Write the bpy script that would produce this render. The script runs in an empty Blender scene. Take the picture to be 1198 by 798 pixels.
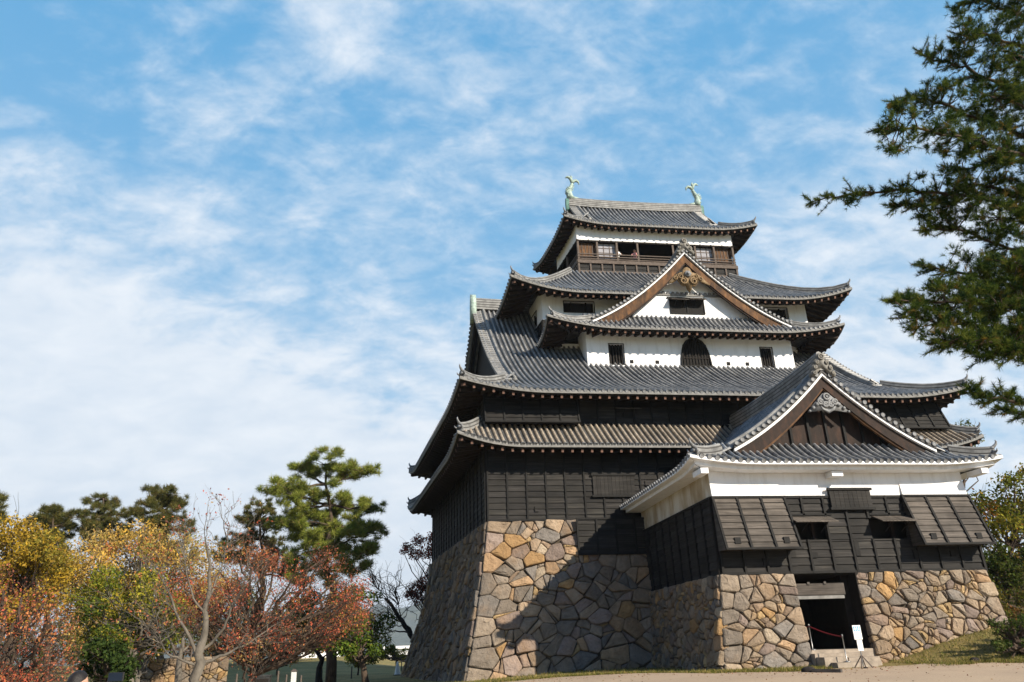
import bpy, math, random
import numpy as np
from mathutils import Vector, Matrix
R = math.radians
V = Vector
scene = bpy.context.scene
col = scene.collection

# ------------------------------------------------------------------ camera
F_PX, YH, ROLL, YAW, EYE = 865.0, 760.0, 0.034, 8.6, 1.6      # focal length in photo pixels (1198 wide), horizon, roll, heading
pit = math.atan((YH-399)/F_PX); ya = R(YAW); ro = math.atan(ROLL)
F0 = V((math.sin(ya), math.cos(ya), 0)); R0 = V((math.cos(ya), -math.sin(ya), 0)); Z0 = V((0, 0, 1))
CF = F0*math.cos(pit) + Z0*math.sin(pit); U0 = -F0*math.sin(pit) + Z0*math.cos(pit)
CR = R0*math.cos(ro) - U0*math.sin(ro); CU = U0*math.cos(ro) + R0*math.sin(ro)
cam = bpy.data.cameras.new('camera'); co = bpy.data.objects.new('camera', cam); col.objects.link(co)
cam.sensor_width = 36; cam.lens = 36*F_PX/1198; cam.clip_end = 20000; cam.clip_start = .1
m = Matrix((CR, CU, -CF)).transposed().to_4x4(); m.translation = V((0, 0, EYE)); co.matrix_world = m
scene.camera = co
def at(px, py, Y):
    """world point where the photo's pixel meets the vertical plane y = Y"""
    d = CR*((px-599)/F_PX) - CU*((py-399)/F_PX) + CF
    return V((0, 0, EYE)) + d*(Y/d.y)

# ------------------------------------------------------------------ sky, sun, exposure
SUN_EL, SUN_AZ = 29.0, 37.0            # elevation; azimuth to the right of straight behind the camera axis (-y)
sun_dir = V((math.sin(R(SUN_AZ))*math.cos(R(SUN_EL)), -math.cos(R(SUN_AZ))*math.cos(R(SUN_EL)), math.sin(R(SUN_EL))))
w = bpy.data.worlds.new('World'); scene.world = w; w.use_nodes = True
nt = w.node_tree; nt.nodes.clear()
def wn(t, **k):
    n = nt.nodes.new(t)
    for a, b in k.items():
        if a in n.inputs: n.inputs[a].default_value = b
        else: setattr(n, a, b)
    return n
def wl(a, b): nt.links.new(a, b)
sky = wn('ShaderNodeTexSky', sky_type='NISHITA', sun_disc=False, sun_elevation=R(SUN_EL), sun_rotation=math.atan2(sun_dir.x, sun_dir.y), air_density=1.0, dust_density=0.6, ozone_density=2.0)
tc = wn('ShaderNodeTexCoord'); sep = wn('ShaderNodeSeparateXYZ'); wl(tc.outputs['Generated'], sep.inputs[0])
def wm(op, a, b=None, c=None, clamp=False):
    n = nt.nodes.new('ShaderNodeMath'); n.operation = op; n.use_clamp = clamp
    for i, x in enumerate((a, b, c)):
        if x is None: continue
        if isinstance(x, (int, float)): n.inputs[i].default_value = x
        else: wl(x, n.inputs[i])
    return n.outputs[0]
dz = wm('ADD', wm('MAXIMUM', sep.outputs[2], 0.0), .42)
cx = wm('DIVIDE', sep.outputs[0], dz); cy = wm('DIVIDE', sep.outputs[1], dz)
cmb = wn('ShaderNodeCombineXYZ'); wl(cx, cmb.inputs[0]); wl(cy, cmb.inputs[1])
def wnoise(scale, detail, rough, dist, off, stretch=(1, 1, 1), rot=0):
    mp = wn('ShaderNodeMapping'); wl(cmb.outputs[0], mp.inputs[0]); mp.inputs['Location'].default_value = off; mp.inputs['Scale'].default_value = stretch; mp.inputs['Rotation'].default_value = (0, 0, rot)
    n = wn('ShaderNodeTexNoise'); wl(mp.outputs[0], n.inputs['Vector']); n.inputs['Scale'].default_value = scale; n.inputs['Detail'].default_value = detail; n.inputs['Roughness'].default_value = rough; n.inputs['Distortion'].default_value = dist
    return n.outputs[0]
n1 = wnoise(1.7, 4, .5, .2, (3.1, 1.7, 0), (1, 1.1, 1), .5)
n2 = wnoise(9.0, 8, .6, .3, (7.3, .4, 0), (1, 1.5, 1), .75)
n3 = wnoise(21, 6, .6, .3, (1.3, 5.4, 0), (1, 1.5, 1), .7)
base = wm('ADD', wm('ADD', wm('MULTIPLY', n1, .8), wm('MULTIPLY', n2, .66)), wm('MULTIPLY', n3, .34))     # about .82 mean
low = wm('MULTIPLY', wm('MAXIMUM', wm('SUBTRACT', .62, sep.outputs[2]), 0.0), .42)                 # more cloud towards the horizon
lef = wm('MULTIPLY', wm('MULTIPLY', wm('SUBTRACT', .22, sep.outputs[0], clamp=True), 1.1), wm('MULTIPLY', wm('MULTIPLY', wm('SUBTRACT', .44, sep.outputs[2]), 4.0, clamp=True), 1.0))
fac = wm('MULTIPLY', wm('SUBTRACT', wm('ADD', wm('ADD', base, low), lef), .76), 2.05, clamp=True)
fac = wm('MULTIPLY', fac, wm('MULTIPLY', fac, wm('SUBTRACT', 3.0, wm('MULTIPLY', fac, 2.0))))
clear = wm('MULTIPLY', wm('ADD', sep.outputs[1], .2), 1.8, clamp=True)      # clouds and added blue faded out behind the camera to cut fill light
fac = wm('MULTIPLY', fac, wm('MULTIPLY', clear, .93))
shade = wn('ShaderNodeMixRGB'); wl(wm('MULTIPLY', wm('SUBTRACT', n2, .35), 2.5, clamp=True), shade.inputs[0]); shade.inputs[1].default_value = (.45, .50, .56, 1); shade.inputs[2].default_value = (.56, .585, .615, 1)
tint = wn('ShaderNodeMixRGB', blend_type='MULTIPLY'); tint.inputs[0].default_value = 1; wl(sky.outputs[0], tint.inputs[1]); tint.inputs[2].default_value = (.62, .98, 1.3, 1)
b1 = wn('ShaderNodeBackground', Strength=.055); wl(tint.outputs[0], b1.inputs[0])
hz = wn('ShaderNodeMixRGB'); wl(wm('MULTIPLY', wm('SUBTRACT', sep.outputs[2], .1), 1.55, clamp=True), hz.inputs[0]); hz.inputs[1].default_value = (.24, .40, .54, 1); hz.inputs[2].default_value = (.072, .265, .48, 1)
b3 = wn('ShaderNodeBackground', Strength=1.0); wl(hz.outputs[0], b3.inputs[0])          # added blue glow that brightens the front half of the sky
mv = wn('ShaderNodeMixShader'); wl(wm('MULTIPLY', clear, .85), mv.inputs[0]); wl(b1.outputs[0], mv.inputs[1]); wl(b3.outputs[0], mv.inputs[2])
b2 = wn('ShaderNodeBackground', Strength=1.0); wl(shade.outputs[0], b2.inputs[0])
mx = wn('ShaderNodeMixShader'); wl(fac, mx.inputs[0]); wl(mv.outputs[0], mx.inputs[1]); wl(b2.outputs[0], mx.inputs[2])
out = wn('ShaderNodeOutputWorld'); wl(mx.outputs[0], out.inputs[0])
sl = bpy.data.lights.new('sun', 'SUN'); sl.energy = 5.0; sl.angle = R(.53); sl.color = (1, .89, .73)
so = bpy.data.objects.new('sun', sl); col.objects.link(so); so.rotation_euler = sun_dir.to_track_quat('Z', 'Y').to_euler(); so.location = (30, -40, 60)
scene.view_settings.view_transform = 'Standard'; scene.view_settings.look = 'None'; scene.view_settings.exposure = 0.75; scene.view_settings.gamma = 1.0
scene.view_settings.use_curve_mapping = False
scene.cycles.max_bounces = 6; scene.cycles.diffuse_bounces = 2; scene.cycles.transparent_max_bounces = 6

# ------------------------------------------------------------------ materials
def node_mat(name, rough=.8):
    mt = bpy.data.materials.new(name); mt.use_nodes = True
    t = mt.node_tree; b = t.nodes['Principled BSDF']; b.inputs['Roughness'].default_value = rough
    b.inputs['Specular IOR Level'].default_value = .3
    return mt, t, b
def N(t, typ, **k):
    n = t.nodes.new(typ)
    for a, v in k.items():
        if a in n.inputs: n.inputs[a].default_value = v
        else: setattr(n, a, v)
    return n
def coords(t, scale=(1, 1, 1), kind='Object', rot=(0, 0, 0)):
    c = N(t, 'ShaderNodeTexCoord'); mp = N(t, 'ShaderNodeMapping'); mp.inputs['Scale'].default_value = scale; mp.inputs['Rotation'].default_value = rot
    t.links.new(c.outputs[kind], mp.inputs[0]); return mp.outputs[0]
def noise(t, vec, scale, detail=4, rough=.6):
    n = N(t, 'ShaderNodeTexNoise', Scale=scale, Detail=detail, Roughness=rough); t.links.new(vec, n.inputs['Vector']); return n.outputs[0]
def ramp(t, fac, stops):
    r = N(t, 'ShaderNodeValToRGB'); e = r.color_ramp.elements
    while len(e) < len(stops): e.new(.5)
    for q, (p, c) in zip(e, stops): q.position = p; q.color = (*c, 1)
    t.links.new(fac, r.inputs[0]); return r.outputs[0]
def mixc(t, f, a, b, mode='MIX'):
    n = N(t, 'ShaderNodeMixRGB', blend_type=mode)
    for i, x in enumerate((f, a, b)):
        if isinstance(x, (int, float)): n.inputs[i].default_value = x
        elif isinstance(x, tuple): n.inputs[i].default_value = (*x, 1)
        else: t.links.new(x, n.inputs[i])
    return n.outputs[0]
def bump(t, b, h, strength=.4, dist=.02):
    n = N(t, 'ShaderNodeBump', Strength=strength, Distance=dist); t.links.new(h, n.inputs['Height']); t.links.new(n.outputs[0], b.inputs['Normal'])
def simple(name, c, rough=.8, var=.25, scale=3.0, bs=0.0, metal=0.0, stretch=(1, 1, 1)):
    mt, t, b = node_mat(name, rough); v = coords(t, stretch)
    n = noise(t, v, scale, 6)
    lo = tuple(x*(1-var) for x in c); hi = tuple(min(1, x*(1+var)) for x in c)
    t.links.new(ramp(t, n, [(.3, lo), (.7, hi)]), b.inputs['Base Color']); b.inputs['Metallic'].default_value = metal
    if bs: bump(t, b, noise(t, v, scale*6, 5), bs)
    return mt
M = {}
def tile_mat(name, c0, c1, c2, lichen):
    mt, t, b = node_mat(name, .42); b.inputs['Specular IOR Level'].default_value = .5
    u = N(t, 'ShaderNodeUVMap'); u.uv_map = 'UVMap'
    sp = N(t, 'ShaderNodeSeparateXYZ'); t.links.new(u.outputs[0], sp.inputs[0])
    def mth(op, a, bb=None):
        n = N(t, 'ShaderNodeMath', operation=op)
        for i, x in enumerate((a, bb)):
            if x is None: continue
            if isinstance(x, (int, float)): n.inputs[i].default_value = x
            else: t.links.new(x, n.inputs[i])
        return n.outputs[0]
    tv = mth('DIVIDE', sp.outputs[1], .30); fl = mth('FLOOR', tv); fr = mth('FRACT', tv); row = mth('FLOOR', sp.outputs[0])
    cb = N(t, 'ShaderNodeCombineXYZ'); t.links.new(row, cb.inputs[0]); t.links.new(fl, cb.inputs[1])
    wnz = N(t, 'ShaderNodeTexWhiteNoise', noise_dimensions='2D'); t.links.new(cb.outputs[0], wnz.inputs['Vector'])
    o = coords(t); ns = noise(t, o, 1.1, 5); n2 = noise(t, o, 9, 5)
    c = ramp(t, wnz.outputs[0], [(0, c0), (.55, c1), (1, c2)])
    c = mixc(t, .65, c, ramp(t, ns, [(.3, c0), (.5, c1), (.75, c2)]))
    c = mixc(t, mth('MULTIPLY', mth('GREATER_THAN', n2, .58), .45), c, lichen)
    jd = mth('GREATER_THAN', fr, .9)
    c = mixc(t, mth('MULTIPLY', jd, .6), c, (.02, .02, .022))
    t.links.new(c, b.inputs['Base Color'])
    hh = mth('ADD', mth('MULTIPLY', fr, .8), mth('MULTIPLY', n2, .4)); bump(t, b, hh, .45, .025)
    return mt
M['tile'] = tile_mat('roof_tile', (.075, .083, .096), (.165, .172, .182), (.37, .36, .345), (.38, .355, .305))
M['tile_sunlit'] = tile_mat('roof_tile_sunlit', (.20, .17, .135), (.33, .275, .215), (.48, .41, .32), (.46, .40, .30))  # sunlit tan of the lowest roof put into its tile colour
M['pan'] = tile_mat('pan_tile', (.04, .042, .046), (.065, .067, .07), (.10, .10, .10), (.11, .105, .095))  # shade of the gaps between round tile rows put into the pan colour
M['ridge'] = simple('ridge_tile', (.2, .2, .196), .55, .45, 2.5, .35)
M['ridge_d'] = simple('ridge_tile_joint', (.06, .058, .056), .7, .3, 3)
M['disc'] = simple('tile_end', (.19, .194, .2), .55, .4, 6, .4)
M['onigawara'] = simple('ornament_tile', (.19, .18, .16), .7, .4, 4, .5)
M['copper'] = simple('green_copper', (.30, .385, .34), .6, .4, 5, .3)
M['copper_d'] = simple('green_copper_dark', (.09, .2, .17), .6, .4, 5, .3)
def wood_mat(name, lo, mid, hi, stretch, rough=.8):
    mt, t, b = node_mat(name, rough)
    v = coords(t, stretch); n = noise(t, v, 2.2, 8, .65)
    v2 = coords(t); n2 = noise(t, v2, .9, 3)
    c = ramp(t, n, [(.32, lo), (.5, mid), (.68, hi)])
    at_ = N(t, 'ShaderNodeAttribute', attribute_name='Col')
    c = mixc(t, 1, c, at_.outputs['Color'], 'MULTIPLY')
    c = mixc(t, .35, c, ramp(t, n2, [(.35, lo), (.65, hi)]))
    t.links.new(c, b.inputs['Base Color']); bump(t, b, n, .8, .02)
    return mt
M['black'] = wood_mat('black_board', (.006, .0056, .0053), (.013, .0123, .0118), (.036, .0335, .031), (.35, .35, 7))
M['grey'] = wood_mat('weathered_board', (.032, .028, .024), (.068, .059, .052), (.15, .132, .116), (.35, .35, 7))
M['batten'] = simple('black_batten', (.010, .0095, .009), .8, .4, 4, .2)
M['dark'] = simple('dark_timber', (.014, .011, .009), .85, .4, 3, .2)
M['rafter'] = simple('rafter_timber', (.022, .014, .01), .85, .4, 5, .2)
M['rafter_end'] = simple('rafter_end', (.15, .085, .062), .85, .35, 5, .2)
M['fascia'] = simple('fascia_timber', (.19, .186, .178), .8, .3, 3, .2)
M['brown'] = wood_mat('brown_timber', (.018, .011, .008), (.065, .034, .017), (.22, .105, .04), (1.6, 1.6, .5))
M['brown_d'] = wood_mat('brown_timber_dark', (.010, .007, .006), (.02, .013, .010), (.06, .03, .019), (1.6, 1.6, .6))
M['gold'] = simple('carved_wood', (.20, .135, .07), .7, .5, 7, .4)
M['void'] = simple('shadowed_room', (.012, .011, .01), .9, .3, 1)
M['iron'] = simple('iron', (.05, .05, .05), .5, .3, 8, 0, .4)
M['steel'] = simple('steel', (.3, .3, .3), .35, .15, 8, 0, .7)
def plaster():
    mt, t, b = node_mat('white_plaster', .9); o = coords(t); st = coords(t, (1.6, 1.6, .22))
    n = noise(t, o, .7, 5); n2 = noise(t, st, 2.2, 6); n3 = noise(t, o, 14, 4)
    c = ramp(t, n, [(.3, (.76, .765, .775)), (.7, (.86, .865, .875))])
    c = mixc(t, ramp(t, n2, [(.5, (0, 0, 0)), (.78, (.42, .42, .42))]), c, (.42, .39, .35))
    t.links.new(c, b.inputs['Base Color']); bump(t, b, n3, .15, .01); return mt
M['plaster'] = plaster()
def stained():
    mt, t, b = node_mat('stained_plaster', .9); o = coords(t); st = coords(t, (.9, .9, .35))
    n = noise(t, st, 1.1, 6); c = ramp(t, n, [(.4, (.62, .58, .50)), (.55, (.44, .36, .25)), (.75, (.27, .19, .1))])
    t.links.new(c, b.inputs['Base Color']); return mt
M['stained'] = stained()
M['paper'] = simple('paper_screen', (.30, .30, .33), .8, .1, 3)
def rock(name, mul):
    mt, t, b = node_mat(name, .9); o = coords(t)
    a = N(t, 'ShaderNodeAttribute', attribute_name='Col')
    n = noise(t, o, 2.6, 8, .65); n2 = noise(t, o, 11, 6, .7); n3 = noise(t, o, .6, 3)
    c = mixc(t, 1, a.outputs['Color'], ramp(t, n, [(.25, (.62*mul, .6*mul, .58*mul)), (.75, (1.25*mul, 1.25*mul, 1.25*mul))]), 'MULTIPLY')
    c = mixc(t, ramp(t, n2, [(.60, (0, 0, 0)), (.72, (.5, .5, .5))]), c, (.13*mul, .125*mul, .12*mul))
    c = mixc(t, ramp(t, n3, [(.5, (0, 0, 0)), (.7, (.35, .35, .35))]), c, (.33*mul, .2*mul, .1*mul))
    t.links.new(c, b.inputs['Base Color'])
    hh = N(t, 'ShaderNodeMath', operation='ADD'); t.links.new(n, hh.inputs[0]); t.links.new(n2, hh.inputs[1]); bump(t, b, hh.outputs[0], 1.0, .08)
    return mt
M['rock'] = rock('wall_stone', 1.0)
M['mortar'] = simple('packed_earth', (.07, .055, .04), .95, .5, 5, .5)
M['step'] = simple('step_stone', (.30, .25, .20), .9, .3, 5, .5)
def leaf_mat():
    mt = bpy.data.materials.new('leaf'); mt.use_nodes = True; t = mt.node_tree; t.nodes.clear()
    a = N(t, 'ShaderNodeAttribute', attribute_name='Col'); d = N(t, 'ShaderNodeBsdfDiffuse'); tr = N(t, 'ShaderNodeBsdfTranslucent'); mx = N(t, 'ShaderNodeMixShader'); mx.inputs[0].default_value = .28; o = N(t, 'ShaderNodeOutputMaterial')
    t.links.new(a.outputs['Color'], d.inputs[0]); t.links.new(a.outputs['Color'], tr.inputs[0]); t.links.new(d.outputs[0], mx.inputs[1]); t.links.new(tr.outputs[0], mx.inputs[2]); t.links.new(mx.outputs[0], o.inputs[0])
    return mt
M['leaf'] = leaf_mat()
M['needle'] = M['leaf']
M['bark'] = simple('brown_bark', (.07, .05, .036), .95, .5, 9, .6, 0, (1, 1, .35))
M['bark_pale'] = simple('pale_lichen_bark', (.12, .105, .085), .95, .45, 7, .6, 0, (1, 1, .5))
M['bark_dark'] = simple('dark_bark', (.022, .018, .016), .95, .5, 9, .6)
# ------------------------------------------------------------------ mesh helpers
class MB:
    def __init__(s): s.v = []; s.f = []; s.mi = []; s.c = []; s.uv = []; s.hasuv = False; s.hasc = False
    def add(s, p): s.v.append((p[0], p[1], p[2])); return len(s.v)-1
    def face(s, idx, mi=0, c=None, uv=None):
        s.f.append(tuple(idx)); s.mi.append(mi); s.c.append(c); s.uv.append(uv)
        if c is not None: s.hasc = True
        if uv is not None: s.hasuv = True
    def poly(s, pts, mi=0, c=None, uv=None): s.face([s.add(p) for p in pts], mi, c, uv)
    def hexa(s, p, mi=0, c=None, mis=None):
        """p: 8 points, bottom ring 0-3, top ring 4-7"""
        i = [s.add(q) for q in p]
        for k, q in enumerate(((0, 3, 2, 1), (4, 5, 6, 7), (0, 1, 5, 4), (1, 2, 6, 5), (2, 3, 7, 6), (3, 0, 4, 7))):
            s.face([i[j] for j in q], mi if mis is None else mis[k], c)
    def box(s, a, b, mi=0, c=None):
        x0, y0, z0 = a; x1, y1, z1 = b
        s.hexa([(x0, y0, z0), (x1, y0, z0), (x1, y1, z0), (x0, y1, z0), (x0, y0, z1), (x1, y0, z1), (x1, y1, z1), (x0, y1, z1)], mi, c)
    def beam(s, a, b, wd, ht, mi=0, c=None, up=None, endmi=None):
        a = V(a); b = V(b); d = (b-a).normalized(); up = V(up or (0, 0, 1))
        sd = d.cross(up).normalized(); u = sd.cross(d).normalized()
        r = [(-wd/2, -ht/2), (wd/2, -ht/2), (wd/2, ht/2), (-wd/2, ht/2)]
        s.hexa([a+sd*x+u*y for x, y in r]+[b+sd*x+u*y for x, y in r], mi, c, None if endmi is None else [endmi, mi, mi, mi, mi, mi])
    def tube(s, pts, rad, n=6, mi=0, c=None, cap=True, flat=1.0):
        pts = [V(p) for p in pts]; m = len(pts); rings = []
        if not isinstance(rad, (list, tuple)): rad = [rad]*m
        ref = None
        for k in range(m):
            d = (pts[min(k+1, m-1)]-pts[max(k-1, 0)]).normalized()
            if ref is None: ref = V((0, 0, 1)) if abs(d.z) < .9 else V((1, 0, 0))
            sd = d.cross(ref).normalized(); up = sd.cross(d).normalized(); ref = up
            rings.append([s.add(pts[k]+(sd*math.cos(2*math.pi*j/n)*flat+up*math.sin(2*math.pi*j/n))*rad[k]) for j in range(n)])
        for k in range(m-1):
            for j in range(n): s.face((rings[k][j], rings[k][(j+1) % n], rings[k+1][(j+1) % n], rings[k+1][j]), mi, c)
        if cap: s.face(rings[0][::-1], mi, c); s.face(rings[-1], mi, c)
    def plate(s, outline, P, th, mi=0, c=None):
        """outline: 2-D points; P(x, y, depth) -> world; a solid plate of thickness th"""
        a = [s.add(P(x, y, 0)) for x, y in outline]; b = [s.add(P(x, y, th)) for x, y in outline]; n = len(a)
        s.face(a, mi, c); s.face(b[::-1], mi, c)
        for k in range(n): s.face((a[k], b[k], b[(k+1) % n], a[(k+1) % n]), mi, c)
    def lathe(s, base, prof, n=10, mi=0, c=None):
        b = V(base); rings = [[s.add(b+V((r*math.cos(2*math.pi*j/n), r*math.sin(2*math.pi*j/n), z))) for j in range(n)] for r, z in prof]
        for k in range(len(prof)-1):
            for j in range(n): s.face((rings[k][j], rings[k][(j+1) % n], rings[k+1][(j+1) % n], rings[k+1][j]), mi, c)
        s.face(rings[0][::-1], mi, c); s.face(rings[-1], mi, c)
    def build(s, name, mats, parent=None, sub=False, smooth=False, label=None, local=False):
        me = bpy.data.meshes.new(name); me.from_pydata(s.v, [], s.f)
        if not isinstance(mats, (list, tuple)): mats = [mats]
        for q in mats: me.materials.append(q)
        if len(mats) > 1: me.polygons.foreach_set('material_index', s.mi)
        if s.hasc or any(q.name in COLMATS for q in mats):
            ca = me.color_attributes.new('Col', 'FLOAT_COLOR', 'CORNER'); arr = []
            for f, c in zip(s.f, s.c):
                c = c or (1, 1, 1); arr.extend((c[0], c[1], c[2], 1.0)*len(f))
            ca.data.foreach_set('color', arr)
        if s.hasuv:
            ul = me.uv_layers.new(name='UVMap'); arr = []
            for f, u in zip(s.f, s.uv):
                if u is None: arr.extend((0.0, 0.0)*len(f))
                else:
                    for q in u: arr.extend(q)
            ul.data.foreach_set('uv', arr)
        if smooth: me.polygons.foreach_set('use_smooth', [True]*len(me.polygons))
        me.update()
        o = bpy.data.objects.new(name, me); col.objects.link(o)
        if parent is not None:
            o.parent = parent
            if parent.type == 'EMPTY' and not local: o.matrix_parent_inverse = Matrix.Translation(parent.location).inverted()
        if label: o['label'] = label
        return o
COLMATS = {'black_board', 'weathered_board', 'brown_timber', 'brown_timber_dark', 'wall_stone', 'leaf'}
def tag(o, label=None, cat=None, group=None, kind=None):
    if label: o['label'] = label
    if cat: o['category'] = cat
    if group: o['group'] = group
    if kind: o['kind'] = kind
    return o
def thing(name, label, cat, loc=(0, 0, 0), group=None):
    o = bpy.data.objects.new(name, None); col.objects.link(o); o.location = loc; o.empty_display_size = .3
    return tag(o, label, cat, group)
def copy_tree(o, loc=None, rz=None, parent=None):
    c = o.copy(); col.objects.link(c)
    if parent is not None: c.parent = parent
    if loc is not None: c.location = loc
    if rz is not None: c.rotation_euler.z = rz
    for ch in list(o.children): copy_tree(ch, parent=c)
    return c
def lerp(a, b, t): return a+(b-a)*t
def smooth01(x): x = max(0, min(1, x)); return x*x*(3-2*x)
# ------------------------------------------------------------------ tiled roofs
SHEAR = -.11                        # the keep's plan is a slight parallelogram: its side walls run back at this slant
class Roof:
    def __init__(s, X0, Y0, Lu, Lv, z0, H, lift=.7, Lcu=4.5, Lcv=4.5, gl=0, gr=0, ksl=1, ksr=1, swap=False, shear=SHEAR, tmain=None):
        s.__dict__.update(locals()); s.half = Lv/2 if tmain is None else tmain
    def M(s, u, v, z):
        if s.swap: return V((s.X0+v+s.shear*u, s.Y0+u, z))
        return V((s.X0+u+s.shear*v, s.Y0+v, z))
    def lf(s, u, v):
        mu = max(0, min(u, s.Lu-u)); mv = max(0, min(v, s.Lv-v))
        if s.gr == 0: mu = max(0, u)
        if s.gl == 0: mu = max(0, s.Lu-u)
        return s.lift*max(0, 1-mu/s.Lcu)**2*max(0, 1-mv/s.Lcv)**2
    def length(s, side): return s.Lu if side[0] == 'v' else s.Lv
    def plan(s, side, a, t): return {'v0': (a, t), 'v1': (a, s.Lv-t), 'u0': (t, a), 'u1': (s.Lu-t, a)}[side]
    def ks(s, side): return {'u0': s.ksl, 'u1': s.ksr}.get(side, 1)
    def S(s, side, a, t, dz=0):
        u, v = s.plan(side, a, t); return s.M(u, v, s.z0+s.H(t*s.ks(side))+s.lf(u, v)+dz)
    def E(s, side, a, t, dz):
        """a point under the eave: flat slope going in from the eave line"""
        L = s.length(side); lo = t/s.ks(side) if 0 else t
        hiA = L if (side[0] == 'v' and s.gr == 0) else L-t
        a = max(min(t, L/2), min(a, hiA)); u, v = s.plan(side, a, t); ue, ve = s.plan(side, a, 0)
        return s.M(u, v, s.z0+s.lf(ue, ve)*max(0, 1-t/4)+dz)
def tile_slope(r, side, a0, a1, tmax, tiles, sheet, sp=.325, rad=.082, seg=.6, rowid=0):
    n = max(1, round((a1-a0)/sp)); da = (a1-a0)/n; rng = random.Random(side+str(a0)+str(r.X0))
    for i in range(n):
        # flat pan sheet
        A, B = a0+i*da, a0+(i+1)*da; TA, TB = max(0, tmax(A)), max(0, tmax(B)); k = max(2, math.ceil(max(TA, TB)/1.0))
        if max(TA, TB) > .02:
            pa = [sheet.add(r.S(side, A, TA*j/k)) for j in range(k+1)]; pb = [sheet.add(r.S(side, B, TB*j/k)) for j in range(k+1)]
            for j in range(k):
                sheet.face((pa[j], pb[j], pb[j+1], pa[j+1]), 0, None, [(i, TA*j/k), (i, TB*j/k), (i, TB*(j+1)/k), (i, TA*(j+1)/k)])
        a = a0+(i+.5)*da; T = tmax(a)
        if T < .18: continue
        k = max(1, math.ceil(T/seg)); rings = []; ro = rng.uniform(0, 900); joff = rng.uniform(-.022, .022); hj = rng.uniform(-.012, .014)
        for j in range(k+1):
            t = T*j/k; c = r.S(side, a, t); sd = (r.S(side, a+.02, t)-r.S(side, a-.02, t)).normalized(); fw = (r.S(side, a, t+.05)-r.S(side, a, t-.05 if t > .05 else t)).normalized()
            up = sd.cross(fw).normalized(); up = up if up.z > 0 else -up
            if j == 0: c0, sd0, up0, fw0 = c, sd, up, fw
            rr = rad*(1+rng.uniform(-.03, .03))
            rings.append([tiles.add(c+sd*(math.cos(q)*rr+joff)+up*(math.sin(q)*rr*1.3+.03+hj)) for q in (-.25, .55, 1.2, 1.94, 2.6, 3.4)])
        for j in range(k):
            t0, t1 = T*j/k, T*(j+1)/k
            for q in range(5): tiles.face((rings[j][q], rings[j][q+1], rings[j+1][q+1], rings[j+1][q]), 0, None, [(ro, t0), (ro, t0), (ro, t1), (ro, t1)])
        disc(tiles, c0+up0*.04-fw0*.03, sd0, up0, -fw0, rad*1.22, 1)
def disc(mb, c, sd, up, out, rad, mi, n=8, th=.06):
    f = [mb.add(c+(sd*math.cos(2*math.pi*q/n)+up*math.sin(2*math.pi*q/n))*rad+out*.02) for q in range(n)]
    g = [mb.add(c+(sd*math.cos(2*math.pi*q/n)+up*math.sin(2*math.pi*q/n))*rad-out*th) for q in range(n)]
    h = [mb.add(c+(sd*math.cos(2*math.pi*q/n)+up*math.sin(2*math.pi*q/n))*rad*.62+out*.005) for q in range(n)]
    for q in range(n):
        mb.face((f[q], g[q], g[(q+1) % n], f[(q+1) % n]), mi); mb.face((f[q], f[(q+1) % n], h[(q+1) % n], h[q]), mi)
    mb.face(h, mi)
def strip(r, side, prof, mb, mi=0, a0=0, a1=None, n=60):
    L = r.length(side) if a1 is None else a1; cols = []
    for i in range(n+1):
        a = a0+(L-a0)*i/n; cols.append([mb.add(r.E(side, a, t, dz)) for t, dz in prof])
    for i in range(n):
        for j in range(len(prof)-1): mb.face((cols[i][j], cols[i+1][j], cols[i+1][j+1], cols[i][j+1]), mi)
def rafters(r, side, over, mb, sp=.52, wd=.13, ht=.17, slope=.3):
    L = r.length(side); n = int(L/sp)
    for i in range(n):
        a = (i+.5)*L/n
        if min(a, L-a) < .25: continue
        tin = min(over+.1, min(a, L-a)+.15); t0 = .16
        if tin-t0 < .15: continue
        p = r.E(side, a, t0, -.29); q = r.E(side, a, tin, -.29+slope*(tin-t0)); p0 = V(p); 
        mb.beam(p, q, wd, ht, 0, endmi=1)
def ridge_run(pts, wd, ht, mb, layers=3, cap=True):
    """stacked ridge tiles along a polyline of points on the roof surface"""
    pts = [V(p) for p in pts]; lay = []; z = -.08; lh = ht/layers
    for i in range(layers):
        lay.append((z, z+lh*.68, wd*(1-.07*i), 0)); lay.append((z+lh*.68, z+lh, wd*(.86-.07*i), 1)); z += lh
    for z0, z1, wl_, mi in lay:
        rows = []
        for k, p in enumerate(pts):
            d = (pts[min(k+1, len(pts)-1)]-pts[max(0, k-1)]); d.z = 0; d.normalize(); sd = V((-d.y, d.x, 0))
            rows.append([mb.add(p+sd*x+V((0, 0, zz))) for x, zz in ((-wl_/2, z0), (wl_/2, z0), (wl_/2, z1), (-wl_/2, z1))])
        for k in range(len(pts)-1):
            for j in range(4): mb.face((rows[k][j], rows[k][(j+1) % 4], rows[k+1][(j+1) % 4], rows[k+1][j]), mi)
        mb.face(rows[0][::-1], mi); mb.face(rows[-1], mi)
    if cap: mb.tube([p+V((0, 0, z+.02)) for p in pts], wd*.27, 8, 0)
def scroll(mb, P, cx, cy, rad, d, mi=0, turns=1.3, hand=1, th=.045):
    pts = []
    for k in range(15):
        q = k/14; a = hand*(q*turns*2*math.pi)+1.2; rr = rad*(1-.75*q); pts.append(P(cx+rr*math.cos(a), cy+rr*math.sin(a), d))
    mb.tube(pts, [th*(1-.4*k/14) for k in range(15)], 5, mi)
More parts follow.
